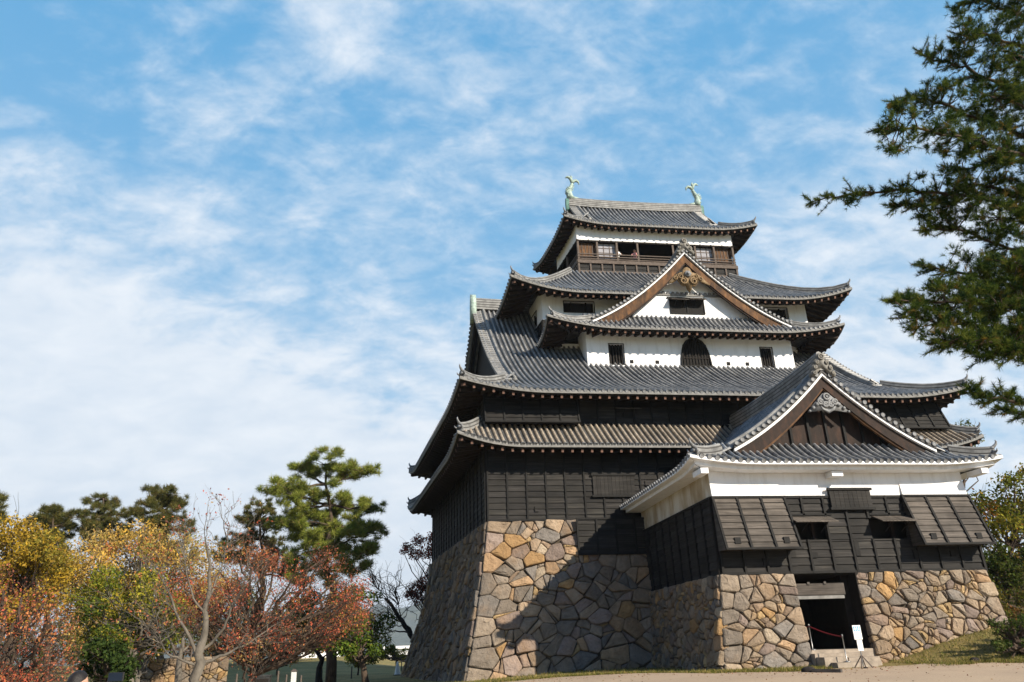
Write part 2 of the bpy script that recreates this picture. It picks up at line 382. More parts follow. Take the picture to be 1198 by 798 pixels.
ONI = [(0, 1.0), (.12, .98), (.21, .9), (.22, .76), (.17, .64), (.29, .66), (.38, .58), (.38, .46), (.33, .38), (.45, .38), (.53, .28), (.52, .16), (.47, .08), (.58, .06), (.64, -.06), (.60, -.2), (.5, -.22), (.3, -.02), (.14, .16), (0, .28)]
def onigawara(name, P, sz, parent):
    mb = MB(); full = ONI+[(-x, y) for x, y in ONI[-2:0:-1]]
    Q = lambda x, y, d: P(x*sz, y*sz, d)
    mb.plate(full, Q, .28)
    for sx in (-1, 1):
        scroll(mb, Q, sx*.27, .5, .1, -.03, 0, 1.3, sx, .05*sz); scroll(mb, Q, sx*.41, .24, .1, -.03, 0, 1.3, sx, .05*sz); scroll(mb, Q, sx*.5, -.06, .09, -.03, 0, 1.3, sx, .05*sz)
    mb.tube([Q(.13*math.cos(k*.524), .8+.13*math.sin(k*.524), -.03) for k in range(13)], .05*sz, 5, 0); mb.tube([Q(0, .8, .02), Q(0, .8, -.05)], .06*sz, 8, 0)
    return mb.build(name, M['onigawara'], parent, True, True)
def corner_ornament(p, d, sz, parent):
    """end tile and upturned horn of a hip ridge at p, facing along d"""
    mb = MB(); d = V((d[0], d[1], 0)).normalized(); sd = V((-d.y, d.x, 0)); p = V(p)
    P = lambda x, y, dd: p+sd*x*sz+V((0, 0, y*sz))-d*dd*sz
    mb.plate([(-.32, -.1), (-.36, .2), (-.2, .45), (-.12, .62), (.12, .62), (.2, .45), (.36, .2), (.32, -.1)], P, .22)
    mb.tube([P(0, .45, .2), P(0, .62, -.05), P(0, .78, -.22), P(0, .98, -.3), P(0, 1.1, -.24)], [.15*sz, .14*sz, .11*sz, .075*sz, .03*sz], 6)
    for sx in (-1, 1): mb.tube([P(sx*.3, .1, .0), P(sx*.42, .2, -.1), P(sx*.46, .36, -.12)], [.09*sz, .07*sz, .03*sz], 5)
    mb.tube([P(0, .2, .05), P(0, .2, -.06)], .17*sz, 8)
    return mb.build('corner_ornament', M['disc'], parent, True, True)
def hip(r, cu, cv, smax, parent, wd=.34, ht=.38, orn=.55):
    """hip ridge from corner (cu, cv in 0/1) inwards"""
    k = r.ksr if cu else r.ksl; pts = []
    for i in range(9):
        s_ = .12+(smax-.12)*i/8; u = s_; v = s_*k; uu = r.Lu-u if cu else u; vv = r.Lv-v if cv else v
        bumpz = .22*max(0, (i-5)/3)**2*0+.05
        pts.append(r.M(uu, vv, r.z0+r.H(v)+r.lf(uu, vv)+bumpz))
    mb = MB(); ridge_run(pts, wd, ht, mb, 2); mb.build('hip_ridge', [M['ridge'], M['ridge_d']], parent, True)
    if orn: corner_ornament(pts[0]+V((0, 0, .05)), pts[0]-pts[2], orn, parent)
def gable(r, end, parent, wall_mat, barge_mats, tb, inset=.75, white=True, wdb=.6, front_oni=None, boards=False, discs=True):
    """open gable at one end of an irimoya roof: verge tiles, barge boards and the triangular wall"""
    g = r.gl if end == 0 else r.Lu-r.gr; sg = 1 if end == 0 else -1
    Hh = r.half; n = 26
    def C(side, t, off, dz): v = t if side == 0 else r.Lv-t; return r.M(g+sg*off, v, r.z0+r.H(t)+dz)
    ver = MB(); line = MB(); bar = MB(); desc = MB()
    for side in (0, 1):
        ts = [tb+(Hh-tb)*i/n for i in range(n+1)]
        # verge base, transverse tiles with discs
        for i in range(n):
            a, b = ts[i], ts[i+1]
            ver.hexa([C(side, a, -.02, -.04), C(side, a, .55, -.04), C(side, b, .55, -.04), C(side, b, -.02, -.04), C(side, a, -.02, .09), C(side, a, .55, .09), C(side, b, .55, .09), C(side, b, -.02, .09)], 2)
        # arc-length spaced tiles
        t = tb+.1
        while t < Hh-.12:
            sl = (r.H(t+.05)-r.H(t-.05))/.1; c = C(side, t, -.06, .13); e = C(side, t, .55, .13)
            ver.tube([c, e], .085, 7, 0); out_ = (c-e).normalized(); up = (C(side, t+.05, 0, 0)-C(side, t-.05, 0, 0)).normalized(); disc(ver, c, up, out_.cross(up), out_, .1, 1)
            t += .31/math.sqrt(1+sl*sl)
        pts = [C(side, t, .72, .1) for t in ts]; desc.tube(pts, .16, 7, 0); desc.tube([p+V((0, 0, .16)) for p in pts], .1, 7, 0)
        for (mbx, o0, o1, top, w0, w1) in ((line, .02, .16, -.05, .1, .1), (bar, .14, .26, -.2, wdb, wdb*.8), (bar, .2, .34, -.2-wdb*.55, wdb*.75, wdb*.5)):
            mi = 1 if (mbx is bar and o0 > .15) else 0
            for i in range(n):
                a, b = ts[i], ts[i+1]; wa = lerp(w0, w1, i/n)*1.25; wb = lerp(w0, w1, (i+1)/n)*1.25
                mbx.hexa([C(side, a, o0, top-wa), C(side, a, o1, top-wa), C(side, b, o1, top-wb), C(side, b, o0, top-wb), C(side, a, o0, top), C(side, a, o1, top), C(side, b, o1, top), C(side, b, o0, top)], mi)
    ver.build('verge_tiles', [M['tile'], M['disc'], M['ridge_d']], parent, True, False)
    line.build('verge_edge', M['plaster'] if white else M['fascia'], parent, True)
    bar.build('barge_board', barge_mats, parent, True); desc.build('descending_ridge', M['ridge'], parent, True, True)
    wl_ = MB(); m_ = 40; cols = []
    zb = r.z0+r.H(tb)-.25
    for i in range(m_+1):
        v = tb+(r.Lv-2*tb)*i/m_; t = min(v, r.Lv-v); u = g+sg*inset; cols.append((wl_.add(r.M(u, v, zb)), wl_.add(r.M(u, v, r.z0+r.H(t)-.02))))
    for i in range(m_): wl_.face((cols[i][0], cols[i+1][0], cols[i+1][1], cols[i][1]))
    if boards:
        # vertical battens and a bottom rail on the boarded gable
        k = 0; v = tb+.5
        while v < r.Lv-tb-.3:
            t = min(v, r.Lv-v); u = g+sg*(inset-.04); p = r.M(u, v, zb); q = r.M(u, v, r.z0+r.H(t)-.3)
            wl_.beam(p, q, .11, .1, 1, up=(0, 1, 0) if r.swap else (1, 0, 0)); v += .85
        wl_.beam(r.M(g+sg*(inset-.06), tb, zb+.42), r.M(g+sg*(inset-.06), r.Lv-tb, zb+.42), .12, .16, 1)
    wl_.build('gable_wall', wall_mat, parent, True)
    return C
def shachi(P, parent):
    """dolphin-like roof finial, P(x, z, y): x towards the middle of the ridge"""
    mb = MB()
    mb.tube([P(-.05, -.1, 0), P(-.17, .3, 0), P(-.2, .7, 0), P(-.1, 1.1, 0), P(.06, 1.45, 0), P(.16, 1.75, 0), P(.17, 1.95, 0)], [.33, .3, .24, .19, .15, .11, .08], 8)
    mb.tube([P(.16, 1.8, 0), P(.1, 2.15, 0), P(-.06, 2.42, 0), P(-.3, 2.5, 0), P(-.52, 2.34, 0)], [.12, .14, .13, .1, .02], 6)
    mb.tube([P(.14, 1.75, 0), P(.34, 2.05, 0), P(.6, 2.12, 0), P(.82, 1.95, 0), P(.86, 1.62, 0)], [.12, .14, .13, .09, .02], 6)
    mb.tube([P(.1, 2.2, 0), P(.16, 2.5, 0), P(.05, 2.72, 0)], [.11, .08, .02], 5)
    for z, x, l in ((.55, -.42, .34), (.72, -.42, .42), (.9, -.36, .42), (1.08, -.26, .32)):
        for y in (-.12, .12): mb.tube([P(x+.25, z-.05, y), P(x, z, y*1.6), P(x-.16, z+l*.5, y*1.8)], [.1, .08, .02], 5)
    for z, x in ((.95, .16), (1.12, .2), (1.28, .25), (1.44, .3), (1.6, .33)): mb.tube([P(x-.12, z, 0), P(x+.1, z-.03, 0)], [.06, .015], 4)
    mb.tube([P(.05, -.02, 0), P(.5, .02, 0), P(.9, -.02, 0)], [.24, .14, .05], 6)
    for y in (-.3, .3): mb.tube([P(-.3, .15, y*.6), P(-.42, .18, y)], [.09, .07], 6)
    o = mb.build('fish_finial', M['copper'], parent, True, True)
    pl = MB(); pl.plate([(.34*math.cos(k*.524)*(1 if math.sin(k*.524) > 0 else .8), -.75+.72*math.sin(k*.524)) for k in range(12)], lambda x, y, d: P(-.62+d, y, x), .3); pl.build('end_board', M['copper_d'], parent, True)
    return o
def make_roof(parent, r, sides, over, name='tiled_roof', dark=True, tile='tile', slope=.3, hips=(), label=None):
    """rows of round tiles on every slope, fascia, soffit and rafters"""
    tiles = MB(); sheet = MB(); eav = MB(); raf = MB()
    for sd in sides:
        L = r.length(sd); o_in = .75
        if sd[0] == 'v':
            kl = r.ksl; kr = r.ksr; H_ = r.half
            cuts = [0.0]+([r.gl] if r.gl else [])+([r.Lu-r.gr] if r.gr else [])+[r.Lu]
            for i in range(len(cuts)-1):
                a0, a1 = cuts[i], cuts[i+1]; mid = (a0+a1)/2
                if r.gl and mid < r.gl: tm = lambda a: min(a*kl, H_)
                elif r.gr and mid > r.Lu-r.gr: tm = lambda a: min((r.Lu-a)*kr, H_)
                else: tm = lambda a: H_
                if r.tmain is not None: tm = lambda a: min(H_, a*kl, (r.Lu-a)*kr)
                if a1-a0 > .05: tile_slope(r, sd, a0, a1, tm, tiles, sheet)
        else:
            k = r.ks(sd); g = (r.gl if sd == 'u0' else r.gr)
            dmax = (g+o_in) if r.tmain is None else r.tmain/k
            tile_slope(r, sd, 0, L, lambda a: min(dmax, (a/k if a/k < g or r.tmain is not None else dmax), ((L-a)/k if (L-a)/k < g or r.tmain is not None else dmax)), tiles, sheet)
        if dark:
            strip(r, sd, [(0, .02), (-.015, -.06), (-.015, -.15), (.05, -.15)], eav, 0); strip(r, sd, [(.04, -.15), (.1, -.17), (.1, -.2), (over+.2, -.2+slope*(over+.1))], eav, 1)
            rafters(r, sd, over, raf, slope=slope)
        else:
            strip(r, sd, [(0, .02), (-.01, -.03), (-.01, -.11), (.26, -.13), (.26, -.27), (over+.1, -.27)], eav, 2)
    o = tiles.build(name, [M[tile], M['disc']], parent, label=label)
    sheet.build('pan_tiles', M['pan'], o, True); eav.build('eave', [M['fascia'], M['dark'], M['plaster']], o, True)
    if raf.f: raf.build('rafter_row', [M['rafter'], M['rafter_end']], o, True)
    for cu, cv, sm in hips: hip(r, cu, cv, sm, o)
    return o
def main_ridge(r, parent, wd=.5, ht=.75, layers=4, rise=.14, a0=None, a1=None):
    a0 = r.gl-.05 if a0 is None else a0; a1 = r.Lu-r.gr+.05 if a1 is None else a1; pts = []
    for i in range(13):
        q = i/12; pts.append(r.M(lerp(a0, a1, q), r.Lv/2, r.z0+r.H(r.Lv/2)+rise*abs(2*q-1)**2.5))
    mb = MB(); ridge_run(pts, wd, ht, mb, layers); mb.build('main_ridge', [M['ridge'], M['ridge_d']], parent, True); return pts
# ------------------------------------------------------------------ walls
def plane(x0, y0, x1, y1, tilt=0):
    """vertical wall from (x0, y0) to (x1, y1): P(u, z, out) and its length; out points to the right-hand side of the run seen from above... towards -y for a run in +x"""
    d = V((x1-x0, y1-y0, 0)); L = d.length; d.normalize(); n = V((d.y, -d.x, 0))
    return (lambda u, z, o=0.0: V((x0, y0, z))+d*u+n*o), L
def board_wall(name, P, u0, u1, z0, z1, parent, mat='black', bh=.3, sp=1.0, seed=1, skip=(), rail=True, sub=False, slots=0, battens=None, tilt=None):
    """lapped horizontal boards with vertical battens. skip: list of (ua, ub, za, zb) openings"""
    rng = random.Random(seed); mb = MB(); T = tilt or (lambda z: 0.0)
    bats = battens or [u0+.05+i*(u1-u0-.1)/max(1, round((u1-u0)/sp)) for i in range(max(1, round((u1-u0)/sp))+1)]
    rows = max(1, round((z1-z0)/bh)); h = (z1-z0)/rows
    edges = sorted(set([u0, u1]+bats+[x for s_ in skip for x in s_[:2]])); edges = [e for e in edges if u0-1e-6 <= e <= u1+1e-6]
    zs = sorted(set([z0+i*h for i in range(rows+1)]+[z for s_ in skip for z in s_[2:] if z0 < z < z1]))
    for i in range(len(edges)-1):
        a, b = edges[i], edges[i+1]
        if b-a < .01: continue
        for j in range(len(zs)-1):
            za, zb = zs[j], zs[j+1]; mu, mz = (a+b)/2, (za+zb)/2
            if any(s_[0] < mu < s_[1] and s_[2] < mz < s_[3] for s_ in skip): continue
            k = rng.choice((.5, .75, .9, 1.0, 1.2, 1.45, 1.8))*rng.uniform(.85, 1.15); c = (k, k*rng.uniform(.95, 1.0), k*rng.uniform(.88, 1.0)); o = .05+rng.uniform(0, .012); jz = rng.uniform(-.012, .012)
            mb.poly([P(a, za+jz, o+T(za)), P(b, za+jz, o+T(za)), P(b, zb, .012+T(zb)), P(a, zb, .012+T(zb))], 0, c)
            mb.poly([P(a, za+jz, T(za)), P(b, za+jz, T(za)), P(b, za+jz, o+T(za)), P(a, za+jz, o+T(za))], 0, c)
    for u in bats:
        segs = [(z0, z1)]
        for s_ in skip:
            if s_[0]-.03 < u < s_[1]+.03: segs = [(p, q) for (a, b) in segs for p, q in ((a, min(b, s_[2])), (max(a, s_[3]), b)) if q-p > .05]
        for a, b in segs:
            w_ = .045; mb.hexa([P(u-w_, a, T(a)), P(u+w_, a, T(a)), P(u+w_, a, .1+T(a)), P(u-w_, a, .1+T(a)), P(u-w_, b, T(b)), P(u+w_, b, T(b)), P(u+w_, b, .1+T(b)), P(u-w_, b, .1+T(b))], 1)
    if rail:
        for z in (z0+.03, z1-.03): mb.hexa([P(u0, z-.05, T(z)), P(u1, z-.05, T(z)), P(u1, z-.05, .085+T(z)), P(u0, z-.05, .085+T(z)), P(u0, z+.05, T(z)), P(u1, z+.05, T(z)), P(u1, z+.05, .085+T(z)), P(u0, z+.05, .085+T(z))], 1)
    for _ in range(slots):
        # small loophole lids
        u = rng.uniform(u0+.4, u1-.4); z = rng.uniform(z0+.35, z1-.5)
        if any(s_[0]-.4 < u < s_[1]+.4 and s_[2]-.4 < z < s_[3]+.4 for s_ in skip): continue
        for (ua, ub, za, zb) in ((u-.11, u-.085, z-.14, z+.14), (u-.11, u+.11, z-.14, z-.115)): mb.hexa([P(ua, za, T(za)), P(ub, za, T(za)), P(ub, za, .09+T(za)), P(ua, za, .09+T(za)), P(ua, zb, T(zb)), P(ub, zb, T(zb)), P(ub, zb, .09+T(zb)), P(ua, zb, .09+T(zb))], 1)
    return mb.build(name, [M[mat], M['batten']], parent)
def wall_holes(name, P, u0, u1, z0, z1, holes, mat, parent, depth=.3):
    mb = MB(); us = sorted(set([u0, u1]+[x for h in holes for x in h[:2]])); zs = sorted(set([z0, z1]+[x for h in holes for x in h[2:]]))
    for i in range(len(us)-1):
        for j in range(len(zs)-1):
            mu, mz = (us[i]+us[i+1])/2, (zs[j]+zs[j+1])/2
            if any(h[0] < mu < h[1] and h[2] < mz < h[3] for h in holes): continue
            mb.poly([P(us[i], zs[j]), P(us[i+1], zs[j]), P(us[i+1], zs[j+1]), P(us[i], zs[j+1])])
    for a, b, c, d in holes:
        for (p, q) in (((a, c), (b, c)), ((b, c), (b, d)), ((b, d), (a, d)), ((a, d), (a, c))): mb.poly([P(p[0], p[1]), P(q[0], q[1]), P(q[0], q[1], -depth), P(p[0], p[1], -depth)])
    return mb.build(name, M[mat] if isinstance(mat, str) else mat, parent)
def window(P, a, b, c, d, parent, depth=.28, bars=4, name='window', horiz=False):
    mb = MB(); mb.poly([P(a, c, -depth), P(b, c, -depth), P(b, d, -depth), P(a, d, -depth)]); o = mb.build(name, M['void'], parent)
    br = MB()
    for i in range(bars):
        if bars <= 2: br = MB()
        u = lerp(a, b, (i+.5)/bars); w_ = .04
        br.hexa([P(u-w_, c, -.2), P(u+w_, c, -.2), P(u+w_, c, -.1), P(u-w_, c, -.1), P(u-w_, d, -.2), P(u+w_, d, -.2), P(u+w_, d, -.1), P(u-w_, d, -.1)])
        if bars <= 2: br.build('window_bar', M['dark'], o, True)
    if bars > 2: br.build('window_bars', M['dark'], o, True)
    fr = MB(); t_ = .05
    for (ua, ub, za, zb) in ((a-t_, b+t_, c-t_, c), (a-t_, b+t_, d, d+t_), (a-t_, a, c, d), (b, b+t_, c, d)):
        fr.hexa([P(ua, za, -.02), P(ub, za, -.02), P(ub, za, .02), P(ua, za, .02), P(ua, zb, -.02), P(ub, zb, -.02), P(ub, zb, .02), P(ua, zb, .02)])
    fr.build('window_frame', M['batten'], o, True)
    return o
def propped(P, a, b, z, run, drop, parent, name='propped_shutter'):
    """a plank shutter hinged at height z and propped open"""
    mb = MB(); n = max(3, round((b-a)/.16)); rng = random.Random(a)
    for i in range(n):
        ua, ub = lerp(a, b, i/n)+.006, lerp(a, b, (i+1)/n)-.006; k = rng.uniform(.7, 1.4); c = (k, k*.96, k*.9)
        mb.hexa([P(ua, z-.04, .02), P(ub, z-.04, .02), P(ub, z-drop-.04, run), P(ua, z-drop-.04, run), P(ua, z, .02), P(ub, z, .02), P(ub, z-drop, run), P(ua, z-drop, run)], 0, c)
    o = mb.build(name, M['grey'], parent)
    st = MB(); st.hexa([P(a-.1, z+.02, 0), P(b+.1, z+.02, 0), P(b+.1, z+.02, .1), P(a-.1, z+.02, .1), P(a-.1, z+.1, 0), P(b+.1, z+.1, 0), P(b+.1, z+.1, .1), P(a-.1, z+.1, .1)])
    for u in (lerp(a, b, .3), lerp(a, b, .75)): st.beam(P(u, z-drop*1.0-.35, .02), P(u, z-drop-.03, run*.95), .035, .035)
    st.build('shutter_stay', M['batten'], o, True); return o
# ------------------------------------------------------------------ dry stone walls
STONE_COLS = [((.22, .185, .15), 5), ((.27, .22, .17), 5), ((.33, .25, .175), 4), ((.37, .25, .15), 2), ((.40, .25, .115), .8), ((.25, .195, .165), 3), ((.20, .18, .16), 3), ((.35, .285, .21), 2)]
def clip_poly(poly, nx, ny, d):
    out = []; n = len(poly)
    for i in range(n):
        p, q = poly[i], poly[(i+1) % n]; a = p[0]*nx+p[1]*ny-d; b = q[0]*nx+q[1]*ny-d
        if a <= 0: out.append(p)
        if (a < 0 < b) or (b < 0 < a): t = a/(a-b); out.append((p[0]+(q[0]-p[0])*t, p[1]+(q[1]-p[1])*t))
    return out
def one_stone(mb, P, W, H, poly, rng2, pick, mul, bulge, fill):
    cu = sum(p[0] for p in poly)/len(poly); cv = sum(p[1] for p in poly)/len(poly); pl = []
    area = abs(sum(poly[k][0]*poly[(k+1) % len(poly)][1]-poly[(k+1) % len(poly)][0]*poly[k][1] for k in range(len(poly))))/2; big = area > .25
    if area < .004: return
    for k in range(len(poly)):
        p, q = poly[k], poly[(k+1) % len(poly)]; L = math.hypot(q[0]-p[0], q[1]-p[1]); n = max(1, int(L/(.26 if big else .16)))
        for s_ in range(n):
            t = s_/n
            if s_ == 0 and L > .12:
                o = poly[k-1]; Lo = math.hypot(o[0]-p[0], o[1]-p[1]); cut = min(.05, .2*min(L, Lo)); pl.append((lerp(p[0], o[0], cut/Lo), lerp(p[1], o[1], cut/Lo))) if Lo > .05 else None; pl.append((lerp(p[0], q[0], cut/L), lerp(p[1], q[1], cut/L)))
            else: pl.append((lerp(p[0], q[0], t), lerp(p[1], q[1], t)))
    ex, ey = max(abs(p[0]-cu) for p in pl), max(abs(p[1]-cv) for p in pl); ext = max(.05, min(ex, ey))
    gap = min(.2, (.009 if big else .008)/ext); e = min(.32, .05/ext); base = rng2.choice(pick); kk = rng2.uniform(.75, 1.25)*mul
    if area < .12: base = rng2.choice([(.36, .26, .16), (.41, .29, .15), (.31, .24, .17), (.28, .205, .145), (.24, .2, .16)])
    c = tuple(x*kk for x in base); ta, tb = rng2.uniform(-.13, .13), rng2.uniform(-.16, .08); o0 = rng2.uniform(.0, bulge*1.5)*(1 if big else .4)
    def ring(sc, out, jit):
        ids = []
        for (a, b) in pl:
            x = cu+(a-cu)*sc+rng2.uniform(-jit, jit); y = cv+(b-cv)*sc+rng2.uniform(-jit, jit); ids.append(mb.add(P(max(-.02, min(W+.02, x)), max(-.05, min(H+.02, y)), out+((x-cu)*ta+(y-cv)*tb if out > 0 else 0)+rng2.uniform(-jit, jit)*.7)))
        return ids
    jt = .016 if big else .01
    r0 = ring(1-gap, -.22, 0); r1 = ring(1-gap, o0+.01, jt); r2 = ring(1-gap-e*.5, o0+.05, jt); r3 = ring(1-gap-e*1.2, o0+.068, jt); r4 = ring(.45, o0+.075+rng2.uniform(-.01, .03), jt*2)
    n = len(pl)
    for A, B in ((r0, r1), (r1, r2), (r2, r3), (r3, r4)):
        for k in range(n): mb.face((A[k], A[(k+1) % n], B[(k+1) % n], B[k]), 0, c)
    mb.face(r4, 0, c)
def stone_face(mb, P, W, H, seed, rads, fill=(.12, .2), keep=None, bulge=.1, top_big=False, mul=1.0, corners=True, holes=()):
    """stones of mixed size packed into a W x H face; P(u, v, out) -> world"""
    rng = random.Random(seed); pts = []; asp = 1.3; tw = rng.uniform(0, 6)
    def ok(u, v, r, slack):
        for (a, b, q) in pts:
            dx = (u-a)/asp; dy = v-b
            if dx*dx+dy*dy < ((r+q)*slack)**2: return False
        return True
    if corners:                       # long stones bonded at the two ends
        v = .35; k = 0
        while v < H:
            h = rng.uniform(.38, .52)*rads[0]/.6; l = .85 if k % 2 else .5
            pts.append((l*h*1.1, v, h*.85)); pts.append((W-(.5 if k % 2 else .85)*h*1.1, v, h*.85)); v += h*1.75; k += 1
    s0 = rads[0]*1.5; row = 0; v = s0*.35
    while v < H+.3*s0:
        u = (row % 2)*.6*s0+.2*s0
        while u < W:
            a_, b_ = u+rng.uniform(-.34, .34)*s0, v+rng.uniform(-.36, .36)*s0
            if 0 < a_ < W and 0 < b_ < H and not (corners and (a_ < rads[0]*1.5 or a_ > W-rads[0]*1.5)): pts.append((a_, b_, .3))
            u += s0*1.28
        v += s0*.92; row += 1
    for _ in range(int(len(pts)*.75)):
        a_, b_ = rng.uniform(.1, W-.1), rng.uniform(.1, H-.1)
        if min(((a_-q[0])/asp)**2+(b_-q[1])**2 for q in pts) > (.36*s0)**2: pts.append((a_, b_, .3))
    pts = [(a_, b_, .3) for a_, b_, q in pts]; nb_ = len(pts); k = 0
    for _ in range(nb_*14):
        a_, b_ = rng.uniform(.1, W-.1), rng.uniform(.1, H-.1); r_ = .3*rng.uniform(-.25, .55)
        if k < nb_*.8 and min(math.hypot((a_-q[0])/asp, b_-q[1])/(1 if q[2] == .3 else .62) for q in pts) > .43*s0: pts.append((a_, b_, .3*s0/.9*.55 if 0 else .2)); k += 1
    arr = np.array(pts); rng2 = random.Random(seed+5); pick = [c for c, w_ in STONE_COLS for _ in range(int(w_*10))]
    for i, (u, v, r) in enumerate(pts):
        q_ = 1.6*s0; poly = [(u-q_, v-q_), (u+q_, v-q_), (u+q_, v+q_), (u-q_, v+q_)]
        poly = [(max(0, min(W, a)), max(0, min(H, b))) for a, b in poly]
        dd = ((arr[:, 0]-u)/asp)**2+(arr[:, 1]-v)**2; idx = np.argsort(dd)[1:26]
        for j in idx:
            a, b, q = pts[j]
            # power bisector in the stretched metric
            nx = 2*(a-u)/asp**2; ny = 2*(b-v); d = (a*a-u*u)/asp**2+(b*b-v*v)+r*r-q*q
            poly = clip_poly(poly, nx, ny, d)
            if len(poly) < 3: break
        if len(poly) < 3: continue
        cu = sum(p[0] for p in poly)/len(poly); cv = sum(p[1] for p in poly)/len(poly)
        if keep and not keep(cu, cv): continue
        if any(h[0] < cu < h[1] and h[2] < cv < h[3] for h in holes): continue
        area = abs(sum(poly[k][0]*poly[(k+1) % len(poly)][1]-poly[(k+1) % len(poly)][0]*poly[k][1] for k in range(len(poly))))/2
        pieces = [poly]
        if not (corners and (u < rads[0]*1.6 or u > W-rads[0]*1.6)):
            for rnd in range(2):
                nxt = []
                for pc in pieces:
                    ar = abs(sum(pc[k][0]*pc[(k+1) % len(pc)][1]-pc[(k+1) % len(pc)][0]*pc[k][1] for k in range(len(pc))))/2
                    if ar > fill[1]**2*3 and rng2.random() < (.5, .36)[rnd]:
                        ang = rng2.choice((0, 1.57, .6, -.6))+rng2.uniform(-.35, .35); nx, ny = math.cos(ang), math.sin(ang); c0 = sum(p[0] for p in pc)/len(pc); c1 = sum(p[1] for p in pc)/len(pc); d = nx*c0+ny*c1+rng2.uniform(-.35, .35)*math.sqrt(ar)
                        for sg in (1, -1):
                            q = clip_poly(pc, nx*sg, ny*sg, d*sg)
                            if len(q) > 2: nxt.append(q)
                    else: nxt.append(pc)
                pieces = nxt
        for poly in pieces:
            ar = abs(sum(poly[k][0]*poly[(k+1) % len(poly)][1]-poly[(k+1) % len(poly)][0]*poly[k][1] for k in range(len(poly))))/2; k = 0
            while k < len(poly) and len(poly) > 4:
                p, q = poly[k], poly[(k+1) % len(poly)]
                if math.hypot(p[0]-q[0], p[1]-q[1]) < .3*math.sqrt(ar): poly[k] = ((p[0]+q[0])/2, (p[1]+q[1])/2); del poly[(k+1) % len(poly)]
                k += 1
            one_stone(mb, P, W, H, poly, rng2, pick, mul, bulge, fill)
    nb = 12
    for i in range(nb):
        for j in range(6):
            u0, u1, v0, v1 = W*i/nb, W*(i+1)/nb, H*j/6, H*(j+1)/6
            if keep and not keep((u0+u1)/2, (v0+v1)/2): continue
            if any(h[0]-.2 < (u0+u1)/2 < h[1]+.2 and h[2] < (v0+v1)/2 < h[3] for h in holes): continue
            mb.poly([P(u0, v0, -.06), P(u1, v0, -.06), P(u1, v1, -.06), P(u0, v1, -.06)], 1)
def batter(bl, br, tl, tr, zb, zt, W, H, curve=.35):
    """P(u, v, out) for a battered face between a bottom line bl-br and a top line tl-tr (xy points)"""
    bl, br, tl, tr = map(lambda p: V((p[0], p[1], 0)), (bl, br, tl, tr)); n = (tr-tl).normalized(); n = V((n.y, -n.x, 0))
    def P(u, v, o=0.0):
        s_ = u/W; t = v/H; tt = t*(1+curve)-curve*t*t; b = bl.lerp(br, s_); q = tl.lerp(tr, s_); p = b.lerp(q, tt)+n*o; return V((p.x, p.y, lerp(zb, zt, t)+o*.2))
    return P
# ================================================================== ground
def gz(x, y):
    """height of the ground: the forecourt climbs gently to the gatehouse and rises behind it to the right"""
    z = .62*smooth01((y-6)/20)*smooth01((x+6)/16)
    z -= .25*smooth01((y-34)/14)*smooth01((x+10)/20)*(1 if x < 14 else 1)
    z += 1.15*smooth01((x-17.2)/6.5)*smooth01((y-24.3)/4.2)
    z += .12*smooth01((y-25.2)/2.2)*smooth01((x-11)/3)*(1-smooth01((x-17)/3))*0
    z -= .25*smooth01((-x-1)/6)*(1-smooth01((y-30)/20))
    z += 1.5*smooth01((y-50)/78)*smooth01((3-x)/9)
    z -= 22*smooth01((y-135)/220)+22*smooth01((-x-60)/160)*0
    return z
xs = [-6000, -3000, -1500, -800, -400, -200, -120, -80]+[-60+2*i for i in range(20)]+[-20+.5*i for i in range(120)]+[40+2*i for i in range(12)]+[70, 100, 200, 500, 1200, 3000, 6000]
ys = [-3000, -800, -200, -60, -30, -15, -6]+[-4+i for i in range(12)]+[8+.5*i for i in range(80)]+[48+2*i for i in range(26)]+[104, 115, 130, 150, 180, 220, 280, 350, 500, 900, 1800, 4000, 9000]
g = MB(); ids = [[g.add((x, y, gz(x, y))) for x in xs] for y in ys]
for j in range(len(ys)-1):
    for i in range(len(xs)-1): g.face((ids[j][i], ids[j][i+1], ids[j+1][i+1], ids[j+1][i]))
def grass_mat():
    mt, t, b = node_mat('lawn', .95); o = coords(t); n = noise(t, o, .35, 6); n2 = noise(t, o, 6, 6, .7); n3 = noise(t, o, 40, 3)
    c = ramp(t, n, [(.3, (.09, .105, .022)), (.5, (.22, .18, .05)), (.68, (.38, .27, .10))])
    c = mixc(t, .5, c, ramp(t, n2, [(.3, (.07, .075, .02)), (.7, (.31, .23, .095))])); t.links.new(c, b.inputs['Base Color']); bump(t, b, n3, .8, .05); return mt
def gravel_mat():
    mt, t, b = node_mat('sandy_gravel', .95); o = coords(t); n = noise(t, o, .5, 6); n2 = noise(t, o, 25, 5, .7); n3 = noise(t, o, 90, 2)
    c = ramp(t, n, [(.3, (.29, .21, .145)), (.7, (.43, .315, .21))]); c = mixc(t, .45, c, ramp(t, n2, [(.3, (.27, .20, .14)), (.7, (.56, .44, .32))])); t.links.new(c, b.inputs['Base Color']); bump(t, b, n3, .5, .02); return mt
M['lawn'] = grass_mat(); M['gravel'] = gravel_mat()
tag(g.build('ground', M['lawn'], smooth=True), kind='structure')
edge = [(-40, 27.5), (-8, 28), (0.5, 31.5), (4.5, 32.0), (8, 30.6), (9.7, 29.0), (10.8, 26.9), (12.8, 25.6), (14.2, 25.9), (15, 26.6), (18.4, 26.6), (18.9, 25.2), (21, 24.8), (26, 25.2), (34, 26), (60, 27)]
def edge_y(x):
    for (a, b), (c, d) in zip(edge, edge[1:]):
        if a <= x <= c: return lerp(b, d, (x-a)/(c-a))+.16*math.sin(x*2.3)+.1*math.sin(x*5.1+1)
    return 26
gv = MB(); gx = [-8+.4*i for i in range(121)]
